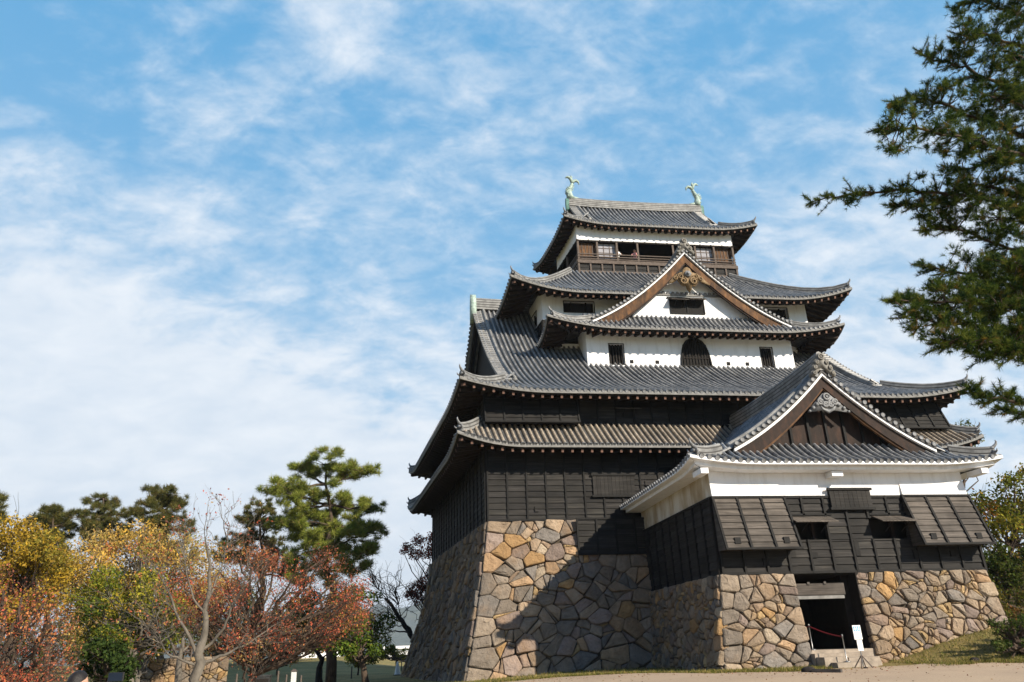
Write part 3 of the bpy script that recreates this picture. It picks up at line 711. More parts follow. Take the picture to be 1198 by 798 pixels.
for x0, x1 in zip(gx, gx[1:]):
    k = 40; p = [gv.add((x0, lerp(-8, edge_y(x0), j/k), gz(x0, lerp(-8, edge_y(x0), j/k))+.012)) for j in range(k+1)]; q = [gv.add((x1, lerp(-8, edge_y(x1), j/k), gz(x1, lerp(-8, edge_y(x1), j/k))+.012)) for j in range(k+1)]
    for j in range(k): gv.face((p[j], q[j], q[j+1], p[j+1]))
tag(gv.build('gravel_forecourt', M['gravel'], smooth=True), kind='structure')

# ================================================================== the keep
keep = thing('castle_keep', 'tall black and white castle keep with stacked grey tile roofs on high stone base', 'castle', (17, 48, .4))
YF = 38.5
def kx(x, y, yref): return x+SHEAR*(y-yref)
# stone base
mb = MB()
zt = 7.74; D0 = 18.6
P = batter((2.85, 36.85), (31.9, 36.85), (4.21, YF), (31.4, YF), .0, zt, 28.5, 7.9)
stone_face(mb, P, 28.5, 7.9, 11, (.80, .43, .3), (.12, .17), keep=lambda u, v: (v < 6.35 or u < 5.1) and u < 14)
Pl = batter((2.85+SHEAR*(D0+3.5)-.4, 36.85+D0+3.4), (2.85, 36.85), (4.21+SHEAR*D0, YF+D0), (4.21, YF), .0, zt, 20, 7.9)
stone_face(mb, Pl, 20, 7.9, 12, (.58, .34, .25), (.1, .16), mul=.72)  # left face stones coloured darker to paint in the shade on that side
Pr = batter((31.9, 36.85), (31.0, 60), (31.4, YF), (29.4, YF+D0), .0, zt, 20, 7.9)
for i in range(6):
    for j in range(4): mb.poly([Pr(20*i/6, 7.9*j/4), Pr(20*(i+1)/6, 7.9*j/4), Pr(20*(i+1)/6, 7.9*(j+1)/4), Pr(20*i/6, 7.9*(j+1)/4)], 0, (.27, .22, .17))
for i in range(4): mb.poly([P(14+i*14.5/4, 0), P(14+(i+1)*14.5/4, 0), P(14+(i+1)*14.5/4, 6.3), P(14+i*14.5/4, 6.3)], 0, (.27, .22, .17))
mb.build('stone_base', [M['rock'], M['mortar']], keep)
# first and second storeys, black boards
Pf, Lf = plane(4.21, YF, 31.3, YF)
Pf2, _ = plane(4.21, YF-.42, 31.3, YF-.42)
board_wall('board_wall', Pf, 0, 27.09, 7.74, 12.95, keep, 'black', .3, 1.03, 21, slots=12)
board_wall('board_wall', Pf2, 4.57, 27.09, 5.95, 7.78, keep, 'black', .3, 1.03, 22)
PL, LL = plane(4.21+SHEAR*D0, YF+D0, 4.21, YF)
board_wall('board_wall', PL, 0, LL, 7.72, 12.95, keep, 'black', .3, 1.03, 23)
PR, LR_ = plane(31.3, YF, 31.3+SHEAR*D0, YF+D0)
board_wall('board_wall', PR, 0, LR_, 5.9, 12.95, keep, 'black', .4, 1.5, 24)
board_wall('board_wall', Pf, 0, 27.09, 12.7, 14.9, keep, 'black', .3, 1.03, 25)
board_wall('board_wall', PL, 0, LL, 12.7, 14.9, keep, 'black', .3, 1.03, 26)
board_wall('board_wall', PR, 0, LR_, 12.7, 14.9, keep, 'black', .4, 1.5, 27)
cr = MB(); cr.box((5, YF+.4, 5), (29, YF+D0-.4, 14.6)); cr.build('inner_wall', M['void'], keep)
# plank shutters on the first storey front
def plank_shutter(P, a, b, z0, z1, name='plank_shutter', parent=keep, o=.12):
    q = MB(); n = max(3, round((b-a)/.2)); rng = random.Random(a)
    for i in range(n):
        ua, ub = lerp(a, b, i/n)+.005, lerp(a, b, (i+1)/n)-.005; k = rng.uniform(.7, 1.4); c = (k, k*.96, k*.92)
        q.hexa([P(ua, z0, 0), P(ub, z0, 0), P(ub, z0, o), P(ua, z0, o), P(ua, z1, 0), P(ub, z1, 0), P(ub, z1, o), P(ua, z1, o)], 0, c)
    ob = q.build(name, M['black'], parent)
    q = MB()
    for z in (z0+.03, z1-.03): q.hexa([P(a-.08, z-.05, o-.05), P(b+.08, z-.05, o-.05), P(b+.08, z-.05, o+.05), P(a-.08, z-.05, o+.05), P(a-.08, z+.05, o-.05), P(b+.08, z+.05, o-.05), P(b+.08, z+.05, o+.05), P(a-.08, z+.05, o+.05)])
    q.build('shutter_rail', M['batten'], ob, True); return ob
plank_shutter(Pf, 5.7, 8.0, 8.95, 10.15)
# flared stone-drop panels of the second storey
def flared(name, P, u0, u1, z0, z1, flare, parent, mat='black', seed=3, nb=None, spread=0.0):
    rng = random.Random(seed); q = MB(); rows = max(3, round((z1-z0)/.27)); nb = nb or max(2, round((u1-u0)/1.03))
    O = lambda z: .06+flare*(z1-z)/(z1-z0)
    for i in range(nb):
        for j in range(rows):
            za, zb = lerp(z0, z1, j/rows), lerp(z0, z1, (j+1)/rows); a, b = lerp(u0, u1, i/nb), lerp(u0, u1, (i+1)/nb); k = rng.uniform(.65, 1.35); c = (k, k*.97, k*.93); j_ = rng.uniform(-.01, .01)
            q.poly([P(a, za+j_, O(za)+.045), P(b, za+j_, O(za)+.045), P(b, zb, O(zb)), P(a, zb, O(zb))], 0, c); q.poly([P(a, za+j_, O(za)), P(b, za+j_, O(za)), P(b, za+j_, O(za)+.045), P(a, za+j_, O(za)+.045)], 0, c)
    for u, s_ in ((u0, 1), (u1, -1)): q.poly([P(u, z0, 0), P(u, z0, O(z0)+.03), P(u, z1, O(z1)), P(u, z1, 0)], 0, (.7, .7, .7))
    q.poly([P(u0, z0+.02, 0), P(u1, z0+.02, 0), P(u1, z0+.02, O(z0)), P(u0, z0+.02, O(z0))], 0, (.5, .5, .5)); q.poly([P(u0, z1, 0), P(u1, z1, 0), P(u1, z1, O(z1)+.04), P(u0, z1, O(z1)+.04)], 0, (.8, .8, .8))
    for i in range(nb+1):
        u = lerp(u0, u1, i/nb); w_ = .045; q.hexa([P(u-w_, z0-.02, O(z0)), P(u+w_, z0-.02, O(z0)), P(u+w_, z0-.02, O(z0)+.1), P(u-w_, z0-.02, O(z0)+.1), P(u-w_, z1, O(z1)), P(u+w_, z1, O(z1)), P(u+w_, z1, O(z1)+.08), P(u-w_, z1, O(z1)+.08)], 1)
    for z in (z0, z1-.03): q.hexa([P(u0-.05, z-.04, O(z)), P(u1+.05, z-.04, O(z)), P(u1+.05, z-.04, O(z)+.09), P(u0-.05, z-.04, O(z)+.09), P(u0-.05, z+.04, O(z)), P(u1+.05, z+.04, O(z)), P(u1+.05, z+.04, O(z)+.09), P(u0-.05, z+.04, O(z)+.09)], 1)
    if mat == 'grey':
        for u in (lerp(u0, u1, .17), lerp(u0, u1, .83)): z = z0+.32; q.hexa([P(u-.12, z-.12, O(z)), P(u+.12, z-.12, O(z)), P(u+.12, z-.12, O(z)+.09), P(u-.12, z-.12, O(z)+.09), P(u-.12, z+.12, O(z)), P(u+.12, z+.12, O(z)), P(u+.12, z+.12, O(z)+.07), P(u-.12, z+.12, O(z)+.07)], 1)
    return q.build(name, [M[mat], M['batten']], parent)
flared('flared_panel', Pf, -.05, 5.05, 12.85, 14.45, .72, keep, 'black', 31, 5)
flared('flared_panel', Pf, 22.3, 27.1, 12.7, 14.5, .72, keep, 'black', 32, 5)
propped(Pf, 7.3, 8.7, 13.95, .5, .18, keep)
# lowest roof
r1 = Roof(2.58, 37.0, 30.1, 21.5, 11.42, lambda t: .92*t+.03*t*t, lift=.72, Lcu=3.6, Lcv=3.6, tmain=1.62, gl=0, gr=0)
def lf_all(r):
    def f(u, v):
        mu = max(0, min(u, r.Lu-u)); mv = max(0, min(v, r.Lv-v)); return r.lift*max(0, 1-mu/r.Lcu)**2*max(0, 1-mv/r.Lcv)**2
    r.lf = f
lf_all(r1)
make_roof(keep, r1, ('v0', 'u0', 'u1', 'v1'), 1.5, tile='tile_sunlit', slope=.25, hips=((0, 0, 1.5), (1, 0, 1.5), (0, 1, 1.5)))
# great hip-and-gable roof over the second storey
T2 = 11.2
r2 = Roof(2.7, 36.7, 29.8, 22.4, 14.3, lambda t: 4.21*(t/T2)+5.59*(t/T2)**2, lift=.72, Lcu=5, Lcv=5, gl=3.0, gr=3.0)
o2 = make_roof(keep, r2, ('v0', 'u0', 'u1', 'v1'), 1.8, slope=.25, hips=((0, 0, 3.1), (1, 0, 3.1), (0, 1, 3.1)))
gable(r2, 0, o2, [M['dark'], M['batten']], [M['dark'], M['dark']], 2.9, white=False)
gable(r2, 1, o2, [M['dark'], M['batten']], [M['dark'], M['dark']], 2.9, white=False)
rp = main_ridge(r2, o2, .55, .8, 4)
eb = MB(); p = V(rp[0]); eb.plate([(-.42, -1.0), (-.5, -.2), (-.42, .5), (-.25, .95), (0, 1.15), (.25, .95), (.42, .5), (.5, -.2), (.42, -1.0)], lambda x, y, d: p+V((-.12+d, x, y)), .4)
eb.build('ridge_end', M['copper'], o2, True, True)
# third storey walls
def t3(y): return 8.88+SHEAR*(y-44.5)
Pt, Lt = plane(8.88, 44.5, 28.0, 44.5); PtL, LtL = plane(8.88+SHEAR*11, 55.5, 8.88, 44.5); PtR, LtR = plane(28.0, 44.5, 28+SHEAR*11, 55.5)
wall_holes('plaster_wall', Pt, 0, 19.12, 18.6, 24.2, [(1.5, 3.6, 22.62, 23.42), (15.6, 17.7, 22.62, 23.42)], 'plaster', keep)
window(Pt, 1.5, 3.6, 22.62, 23.42, keep, bars=2); window(Pt, 15.6, 17.7, 22.62, 23.42, keep, bars=2)
wall_holes('plaster_wall', PtL, 0, LtL, 18.6, 24.2, [(LtL-2.6, LtL-1.4, 22.2, 23.3)], 'plaster', keep); window(PtL, LtL-2.6, LtL-1.4, 22.2, 23.3, keep, bars=2)
wall_holes('plaster_wall', PtR, 0, LtR, 18.6, 24.2, [], 'plaster', keep)
board_wall('board_wall', Pt, -.05, 2.3, 20.3, 21.95, keep, 'black', .3, .8, 41)
board_wall('board_wall', PtL, 0, LtL+.05, 19.0, 21.95, keep, 'black', .3, 1.0, 42)
# projecting bay with its own gable
Pb, Lb = plane(11.22, 42.5, 25.21, 42.5); PbL, _ = plane(11.22, 44.6, 11.22, 42.5); PbR, _ = plane(25.21, 42.5, 25.21, 44.6)
X = 11.22
wh = [(12.69-X, 13.63-X, 18.12, 19.5), (22.96-X, 23.78-X, 18.12, 19.5)]
wall_holes('plaster_wall', Pb, 0, 13.99, 17.4, 20.75, wh, 'plaster', keep)
for h in wh: window(Pb, *h, keep, bars=5)
for q in (PbL, PbR): wall_holes('plaster_wall', q, 0, 2.1, 17.2, 20.75, [], 'plaster', keep)
for x in (14.1, 15.8, 20.6, 21.9):
    lh = MB(); u = x-X; lh.hexa([Pb(u-.11, 18.2, -.02), Pb(u+.11, 18.2, -.02), Pb(u+.11, 18.2, .03), Pb(u-.11, 18.2, .03), Pb(u-.11, 18.42, -.02), Pb(u+.11, 18.42, -.02), Pb(u+.11, 18.42, .03), Pb(u-.11, 18.42, .03)]); lh.build('loophole', M['void'], keep)
# bell-shaped window
bell = [(-.98, 0), (-.93, .5), (-.84, 1.0), (-.72, 1.4), (-.5, 1.7), (-.26, 1.82), (0, 1.95), (.26, 1.82), (.5, 1.7), (.72, 1.4), (.84, 1.0), (.93, .5), (.98, 0)]
bw = MB(); uc = 18.41-X; bw.plate(bell, lambda x, y, d: Pb(uc+x, 18.08+y, .015-d), .05); bo = bw.build('bell_window', M['void'], keep)
bf = MB(); pts = [Pb(uc+x*1.03, 18.08+y*1.02, .06) for x, y in bell]; bf.tube(pts, .06, 5); bf.beam(Pb(uc-1.05, 18.06, .06), Pb(uc+1.05, 18.06, .06), .16, .09); bf.build('window_frame', M['batten'], bo, True)
bb = MB()
for k in range(9): x = -.82+k*.205; bb.beam(Pb(uc+x, 18.1, .045), Pb(uc+x, 18.1+(1.9-1.2*abs(x)**2.4), .045), .05, .05, up=(0, 1, 0))
bb.beam(Pb(uc-.9, 18.62, .05), Pb(uc+.9, 18.62, .05), .05, .05); bb.build('window_bars', M['dark'], bo, True)
TB = 9.96
rb = Roof(8.46, 41.0, 6.4, 19.92, 20.07, lambda t: 1.2*(t/TB)+5.0*(t/TB)**2, lift=.72, Lcu=2.2, Lcv=5, gl=.95, gr=0, ksl=2.6, swap=True, shear=0)
ob = make_roof(keep, rb, ('v0', 'v1', 'u0'), 1.5, slope=.25, hips=((0, 0, 1.2), (0, 1, 1.2)))
wd_ = MB()
gable(rb, 0, ob, [M['plaster'], M['batten']], [M['brown'], M['brown_d']], 3.1, inset=.8, white=True, wdb=.62)
main_ridge(rb, ob, .5, .7, 4)
apex = rb.M(rb.gl, TB, rb.z0+rb.H(TB))
onigawara('ridge_end', lambda x, y, d: apex+V((x, -.12+d, y-.08)), 1.0, ob)
Pg, _ = plane(8.46, 41.0+.95+.8, 28.38, 41.0+.95+.8)
def gable_window(P, a, b, c, d, parent):
    q = MB(); q.hexa([P(a, c, 0), P(b, c, 0), P(b, c, .03), P(a, c, .03), P(a, d, 0), P(b, d, 0), P(b, d, .03), P(a, d, .03)]); o = q.build('window', M['void'], parent, True)
    return o
q = MB(); a, b, c, d = 17.25-8.46, 19.55-8.46, 21.95, 22.95
q.hexa([Pg(a, c, 0), Pg(b, c, 0), Pg(b, c, .03), Pg(a, c, .03), Pg(a, d, 0), Pg(b, d, 0), Pg(b, d, .03), Pg(a, d, .03)])
gw = q.build('gable_window', M['void'], keep)
q = MB()
for (ua, ub, za, zb) in ((a-.06, a, c, d), (b, b+.06, c, d), (a-.06, b+.06, c-.06, c), ((a+b)/2-.05, (a+b)/2+.05, c, d)): q.hexa([Pg(ua, za, 0), Pg(ub, za, 0), Pg(ub, za, .08), Pg(ua, za, .08), Pg(ua, zb, 0), Pg(ub, zb, 0), Pg(ub, zb, .08), Pg(ua, zb, .08)])
q.build('window_frame', M['batten'], gw, True)
propped(Pg, a-.1, (a+b)/2-.03, 23.0, .62, .28, keep); propped(Pg, (a+b)/2+.03, b+.1, 23.0, .62, .22, keep)
# carved pendant under the bay gable
pe = MB(); pc = V((18.42, 41.98, 24.15)); Q = lambda x, y, d: pc+V((x, d, y))
pe.plate([(0, .9), (.2, .8), (.34, .5), (.62, .42), (.95, .2), (1.25, -.15), (1.5, -.42), (1.1, -.3), (.75, -.1), (.62, -.35), (.4, -.55), (.2, -.5), (.14, -.8), (0, -1.0), (-.14, -.8), (-.2, -.5), (-.4, -.55), (-.62, -.35), (-.75, -.1), (-1.1, -.3), (-1.5, -.42), (-1.25, -.15), (-.95, .2), (-.62, .42), (-.34, .5), (-.2, .8)], Q, .1, 0)
for sx in (-1, 1):
    scroll(pe, Q, sx*.36, -.18, .27, -.06, 0, 1.5, sx, .075); scroll(pe, Q, sx*.5, .16, .22, -.05, 0, 1.4, -sx, .06); scroll(pe, Q, sx*.9, .02, .16, -.04, 0, 1.2, sx, .05)
pe.tube([Q(0, .35, .02), Q(0, .35, -.12)], .24, 6, 1); pe.tube([Q(0, .35, -.1), Q(0, .35, -.2)], .1, 8, 1)
pe.build('carved_pendant', [M['gold'], M['disc']], ob, True, True)
# third roof
r3 = Roof(6.55, 42.7, 24.18, 15.6, 23.36, lambda t: 4.29*(.72*(t/5.3)+.28*(t/5.3)**2), lift=1.0, Lcu=5, Lcv=5, ksl=.883, ksr=.883, tmain=5.3)
lf_all(r3)
make_roof(keep, r3, ('v0', 'u0', 'u1', 'v1'), 1.8, slope=.4, hips=((0, 0, 5.8), (1, 0, 5.8), (0, 1, 5.8)))
# top storey
P5, L5 = plane(12.55, 48.0, 25.1, 48.0); P5L, L5L = plane(12.55+SHEAR*5, 53, 12.55, 48.0); P5R, L5R = plane(25.1, 48.0, 25.1+SHEAR*5, 53)
for Pq, Lq in ((P5, L5), (P5L, L5L), (P5R, L5R)):
    wall_holes('plaster_wall', Pq, -.02, Lq+.02, 30.42, 32.1, [], 'plaster', keep)
    q = MB()
    for i in range(max(2, round(Lq/.9))+1):
        u = Lq*i/max(2, round(Lq/.9)); q.hexa([Pq(u-.05, 30.3, -.1), Pq(u+.05, 30.3, -.1), Pq(u+.05, 30.3, .05), Pq(u-.05, 30.3, .05), Pq(u-.05, 30.45, -.1), Pq(u+.05, 30.45, -.1), Pq(u+.05, 30.45, .05), Pq(u-.05, 30.45, .05)])
    q.hexa([Pq(0, 30.3, -.12), Pq(Lq, 30.3, -.12), Pq(Lq, 30.3, .03), Pq(0, 30.3, .03), Pq(0, 30.42, -.12), Pq(Lq, 30.42, -.12), Pq(Lq, 30.42, .03), Pq(0, 30.42, .03)])
    q.build('lintel_beam', M['dark'], keep)
bal = MB()   # low boarded parapet
for Pq, Lq in ((P5, L5), (P5L, L5L), (P5R, L5R)):
    n = round(Lq/.88)
    for i in range(n):
        a, b = Lq*i/n, Lq*(i+1)/n
        for z0, z1 in ((27.55, 28.0), (28.0, 28.45)):
            k = random.Random(i+z0).uniform(.7, 1.3); bal.poly([Pq(a, z0, .03), Pq(b, z0, .03), Pq(b, z1, .0), Pq(a, z1, .0)], 0, (k, k, k))
    for i in range(n+1): u = Lq*i/n; bal.hexa([Pq(u-.06, 27.5, -.02), Pq(u+.06, 27.5, -.02), Pq(u+.06, 27.5, .1), Pq(u-.06, 27.5, .1), Pq(u-.06, 28.5, -.02), Pq(u+.06, 28.5, -.02), Pq(u+.06, 28.5, .1), Pq(u-.06, 28.5, .1)], 1)
    for z, h in ((28.5, .14), (27.62, .1)): bal.hexa([Pq(-.08, z-h, -.08), Pq(Lq+.08, z-h, -.08), Pq(Lq+.08, z-h, .14), Pq(-.08, z-h, .14), Pq(-.08, z+h, -.08), Pq(Lq+.08, z+h, -.08), Pq(Lq+.08, z+h, .14), Pq(-.08, z+h, .14)], 1)
M['rail'] = simple('weathered_rail', (.105, .082, .068), .8, .3, 5, .2)
bal.build('parapet', [M['black'], M['rail']], keep)
for Pq, Lq, posts in ((P5, L5, (.05, 1.55, 3.1, 4.75, 7.6, 9.4, 10.95, 12.5)), (P5L, L5L, (.05, 2.5, 4.95)), (P5R, L5R, (.05, 2.5, 4.95))):
    q = MB()
    for z in (28.78, 28.98, 29.2): q.hexa([Pq(-.05, z-.035, -.04), Pq(Lq+.05, z-.035, -.04), Pq(Lq+.05, z-.035, .05), Pq(-.05, z-.035, .05), Pq(-.05, z+.035, -.04), Pq(Lq+.05, z+.035, -.04), Pq(Lq+.05, z+.035, .05), Pq(-.05, z+.035, .05)])
    q.build('railing', M['rail'], keep)
    for u in posts:
        q = MB(); q.hexa([Pq(u-.07, 28.4, -.1), Pq(u+.07, 28.4, -.1), Pq(u+.07, 28.4, .03), Pq(u-.07, 28.4, .03), Pq(u-.07, 30.4, -.1), Pq(u+.07, 30.4, -.1), Pq(u+.07, 30.4, .03), Pq(u-.07, 30.4, .03)]); q.build('balcony_post', M['rail'], keep)
for a, b, mt, nm in ((.15, 1.5, 'brown', 'wooden_shutter'), (1.65, 3.05, 'paper', 'paper_screen'), (9.5, 10.9, 'paper', 'paper_screen'), (11.05, 12.45, 'brown', 'wooden_shutter')):
    q = MB(); q.hexa([P5(a, 28.5, -.34), P5(b, 28.5, -.34), P5(b, 28.5, -.28), P5(a, 28.5, -.28), P5(a, 30.3, -.34), P5(b, 30.3, -.34), P5(b, 30.3, -.28), P5(a, 30.3, -.28)]); o = q.build(nm, M[mt], keep)
    q = MB(); n = 3 if mt == 'paper' else 5
    for i in range(n+1): u = lerp(a, b, i/n); q.hexa([P5(u-.025, 28.5, -.29), P5(u+.025, 28.5, -.29), P5(u+.025, 28.5, -.25), P5(u-.025, 28.5, -.25), P5(u-.025, 30.3, -.29), P5(u+.025, 30.3, -.29), P5(u+.025, 30.3, -.25), P5(u-.025, 30.3, -.25)])
    for z in (29.1, 29.5, 29.9) if mt == 'paper' else (): q.hexa([P5(a, z-.025, -.29), P5(b, z-.025, -.29), P5(b, z-.025, -.255), P5(a, z-.025, -.255), P5(a, z+.025, -.29), P5(b, z+.025, -.29), P5(b, z+.025, -.255), P5(a, z+.025, -.255)])
    q.build('screen_lattice', M['rail'], o, True)
q = MB(); q.box((12.4, 48.05, 28.1), (24.9, 52.9, 28.25), 0); q.box((13.5, 50.3, 28.2), (24.0, 50.5, 31.8), 1); q.box((12.2, 48.2, 31.75), (24.9, 52.9, 31.9), 1); q.box((12.2, 52.8, 27.5), (24.6, 52.95, 31.9), 1)
q.build('balcony_floor', [M['rail'], M['dark']], keep)
# top roof
T4 = 4.385
r4 = Roof(11.46, 47.1, 15.56, 8.77, 31.44, lambda t: 2.24*(t/T4)+1.94*(t/T4)**2, lift=.6, Lcu=4, Lcv=3.5, gl=2.04, gr=2.04)
o4 = make_roof(keep, r4, ('v0', 'u0', 'u1', 'v1'), 1.0, slope=.3, hips=((0, 0, 2.0), (1, 0, 2.0), (0, 1, 2.0)))
gable(r4, 0, o4, [M['dark'], M['batten']], [M['dark'], M['dark']], 1.9, white=False, wdb=.4)
gable(r4, 1, o4, [M['dark'], M['batten']], [M['dark'], M['dark']], 1.9, white=False, wdb=.4)
rp = main_ridge(r4, o4, .5, .75, 4)
for e, sg in ((rp[0], 1), (rp[-1], -1)): shachi(lambda x, z, y, e=e, sg=sg: V(e)+V((sg*(x*.86+.3), y*.8, z*.86+.72)), o4)

# ================================================================== the gatehouse
gate = thing('gatehouse', 'one storey castle gatehouse with white plaster over black boards, tiled gable roof and dark doorway', 'gatehouse', (18, 33, .7))
YG = 29.0
PG, LG = plane(12.42, YG, 23.95, YG); GX = 12.42
GL, LGL = plane(12.42, 38.4, 12.42, YG); GR, LGR = plane(23.95, YG, 23.95, 38.4)
# stone: left and right of the doorway, and the long left side
mb = MB()
Pst = batter((11.75, 28.45), (24.3, 28.45), (12.3, YG), (23.95, YG), .2, 4.08, 11.8, 3.95, .2)
for (xa, xb, xc, xd, sd_) in ((11.75, 15.4, 12.3, 15.42, 51), (18.02, 24.25, 18.02, 23.95, 53)):
    mb = MB(); Pst = batter((xa, 28.5), (xb, 28.5), (xc, YG), (xd, YG), .2, 4.08, xd-xc, 3.95, .2); stone_face(mb, Pst, xd-xc, 3.95, sd_, (.50, .38, .27), (.085, .145), bulge=.07); mb.build('stone_base', [M['rock'], M['mortar']], gate)
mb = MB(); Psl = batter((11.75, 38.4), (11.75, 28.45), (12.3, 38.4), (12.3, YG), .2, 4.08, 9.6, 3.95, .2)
stone_face(mb, Psl, 9.6, 3.95, 52, (.42, .33, .25), (.1, .16), bulge=.07, mul=.8)  # shade of the left side painted into its stones by a darker colour
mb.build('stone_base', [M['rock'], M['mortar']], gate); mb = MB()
for i in range(4): mb.poly([(24.3, 28.45+i*2.5, .2), (24.3, 28.45+(i+1)*2.5, .2), (23.95, 29+(i+1)*2.4, 4.08), (23.95, 29+i*2.4, 4.08)], 0, (.3, .25, .2))
mb.build('stone_base', [M['rock'], M['mortar']], gate)
# doorway recess
dw = MB(); dxl, dxr = 15.42, 18.02
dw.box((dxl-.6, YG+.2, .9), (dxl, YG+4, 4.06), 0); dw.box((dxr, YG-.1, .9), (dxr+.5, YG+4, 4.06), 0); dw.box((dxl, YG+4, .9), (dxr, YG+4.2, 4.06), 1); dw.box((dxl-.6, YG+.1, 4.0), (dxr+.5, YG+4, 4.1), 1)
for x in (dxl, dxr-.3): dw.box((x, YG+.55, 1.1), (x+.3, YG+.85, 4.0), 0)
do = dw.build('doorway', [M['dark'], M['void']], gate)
q = MB(); q.box((dxl-.1, YG-.05, 3.22), (dxr-.55, YG+.3, 3.66), 0, (.75, .7, .66))
for x in (15.9, 16.6): q.box((x, YG-.09, 3.62), (x+.1, YG-.04, 3.72))
q.build('lintel', M['grey'], do, True)
q = MB(); q.box((dxl, YG-.02, 3.08), (dxr-.6, YG+.25, 3.2)); q.build('door_rail', M['fascia'], do, True)
fl_ = MB(); fl_.box((dxl-.2, YG-.35, .6), (dxr+.1, YG+4.1, 1.22)); fl_.build('threshold', M['step'], do, True)
for i, (xa, xb, ya_, yb_, z0, z1) in enumerate([(15.35, 16.35, 27.7, 28.3, .4, .98), (16.37, 17.7, 27.75, 28.3, .4, .95), (15.3, 17.75, 28.25, 28.7, .4, 1.1), (15.6, 17.2, 27.2, 27.72, .35, .8)]):
    q = MB(); jt = random.Random(i); jj = lambda: jt.uniform(-.03, .03)
    q.hexa([(xa+jj(), ya_+jj(), z0), (xb+jj(), ya_+jj(), z0), (xb+jj(), yb_, z0), (xa+jj(), yb_, z0), (xa+.03+jj(), ya_+.03+jj(), z1+jj()*.5), (xb-.03+jj(), ya_+.03+jj(), z1+jj()*.5), (xb-.03, yb_, z1), (xa+.03, yb_, z1)]); q.build('stone_step', M['step'], gate)
# boards
ops = [(15.66-GX, 17.15-GX, 5.36, 6.2), (19.15-GX, 20.75-GX, 5.36, 6.2)]
board_wall('board_wall', PG, 0, LG, 4.06, 7.12, gate, 'black', .3, .96, 61, skip=ops, slots=0)
for a, b, c, d in ops:
    window(PG, a, b, c, d, gate, bars=0, depth=.6); 
    q = MB()
    for s_ in (.72,): u = lerp(a, b, s_); q.hexa([PG(u-.06, c, -.35), PG(u+.06, c, -.35), PG(u+.06, c, -.2), PG(u-.06, c, -.2), PG(u-.06, d, -.35), PG(u+.06, d, -.35), PG(u+.06, d, -.2), PG(u-.06, d, -.2)])
    q.build('window_post', M['rafter'], gate)
board_wall('board_wall', GL, 0, LGL, 4.0, 7.12, gate, 'black', .3, 1.0, 62)
board_wall('board_wall', GR, 0, LGR, 4.0, 7.12, gate, 'black', .3, 1.0, 63)
q = MB(); q.box((12.7, 29.75, 4.1), (23.7, 38, 8.2)); q.build('inner_wall', M['void'], gate)
flared('flared_panel', PG, .0, 3.1, 4.95, 7.12, .75, gate, 'grey', 64, 3)
flared('flared_panel', PG, 8.45, 11.55, 5.02, 7.14, .75, gate, 'grey', 65, 3)
propped(PG, 15.55-GX, 17.4-GX, 6.3, .72, .3, gate); propped(PG, 19.3-GX, 20.95-GX, 6.3, .72, .3, gate)
plank_shutter(PG, 17.55-GX, 19.4-GX, 6.55, 7.42, 'plank_shutter', gate, .16)
for (x, z, w_, h_) in ((18.35, 5.0, .2, .62), (16.45, 4.75, .24, .2), (20.95, 4.7, .28, .36), (22.6, 4.72, .24, .26), (14.3, 4.5, .2, .3)):
    u = x-GX; q = MB(); q.hexa([PG(u-w_/2, z-h_/2, 0), PG(u+w_/2, z-h_/2, 0), PG(u+w_/2, z-h_/2, .085), PG(u-w_/2, z-h_/2, .085), PG(u-w_/2, z+h_/2, 0), PG(u+w_/2, z+h_/2, 0), PG(u+w_/2, z+h_/2, .085), PG(u-w_/2, z+h_/2, .085)]); q.build('loophole_lid', M['batten'], gate)
# plaster
wall_holes('plaster_wall', PG, 0, LG, 7.1, 8.3, [], 'plaster', gate)
for a, b in ((0.0, 3.0), (8.5, LG)):
    q = MB(); q.hexa([PG(a, 7.13, 0), PG(b, 7.13, 0), PG(b, 7.13, .1), PG(a, 7.13, .1), PG(a, 7.72, 0), PG(b, 7.72, 0), PG(b, 7.72, .02), PG(a, 7.72, .02)]); q.build('plaster_band', M['plaster'], gate)
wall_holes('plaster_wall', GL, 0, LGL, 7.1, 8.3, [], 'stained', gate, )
wall_holes('plaster_wall', GR, 0, LGR, 7.1, 8.3, [], 'plaster', gate)
TG = 7.025
rg = Roof(11.35, 28.05, 10.6, 14.05, 8.37, lambda t: 1.5*(t/TG)+2.8*(t/TG)**2, lift=.28, Lcu=2.2, Lcv=3.2, gl=.85, gr=0, ksl=1.8, swap=True, shear=0)
og = make_roof(gate, rg, ('v0', 'v1', 'u0'), 1.0, dark=False, hips=((0, 0, .95), (0, 1, .95)))
gable(rg, 0, og, [M['brown_d'], M['batten']], [M['brown_d'], M['brown']], 2.35, inset=.75, white=True, wdb=.5, boards=True)
main_ridge(rg, og, .5, .75, 4)
ap = rg.M(rg.gl, TG, rg.z0+rg.H(TG))
onigawara('ridge_end', lambda x, y, d: ap+V((x, -.12+d, y-.06)), .92, og)
pe = MB(); pc = ap+V((0, .05, -1.5)); Q = lambda x, y, d: pc+V((x, d, y))
for x, y, rr in ((0, .34, .2), (-.34, .1, .17), (.34, .1, .17), (-.12, -.02, .15), (.12, -.02, .15)):
    pe.tube([Q(x+rr*.7*math.cos(k*.628), y+rr*.7*math.sin(k*.628), 0) for k in range(11)], .06, 5); pe.tube([Q(x, y, .04), Q(x, y, -.04)], .07, 6)
pe.plate([(-1.0, -.38), (-.5, .16), (-.14, .5), (.14, .5), (.5, .16), (1.0, -.38), (.3, -.28), (0, -.36), (-.3, -.28)], lambda x, y, d: pc+V((x, .03+d, y)), .05)
pe.plate([(-.36, -.05), (-.3, -.25), (0, -.42), (.3, -.25), (.36, -.05), (.2, -.2), (0, -.26), (-.2, -.2)], Q, .08)
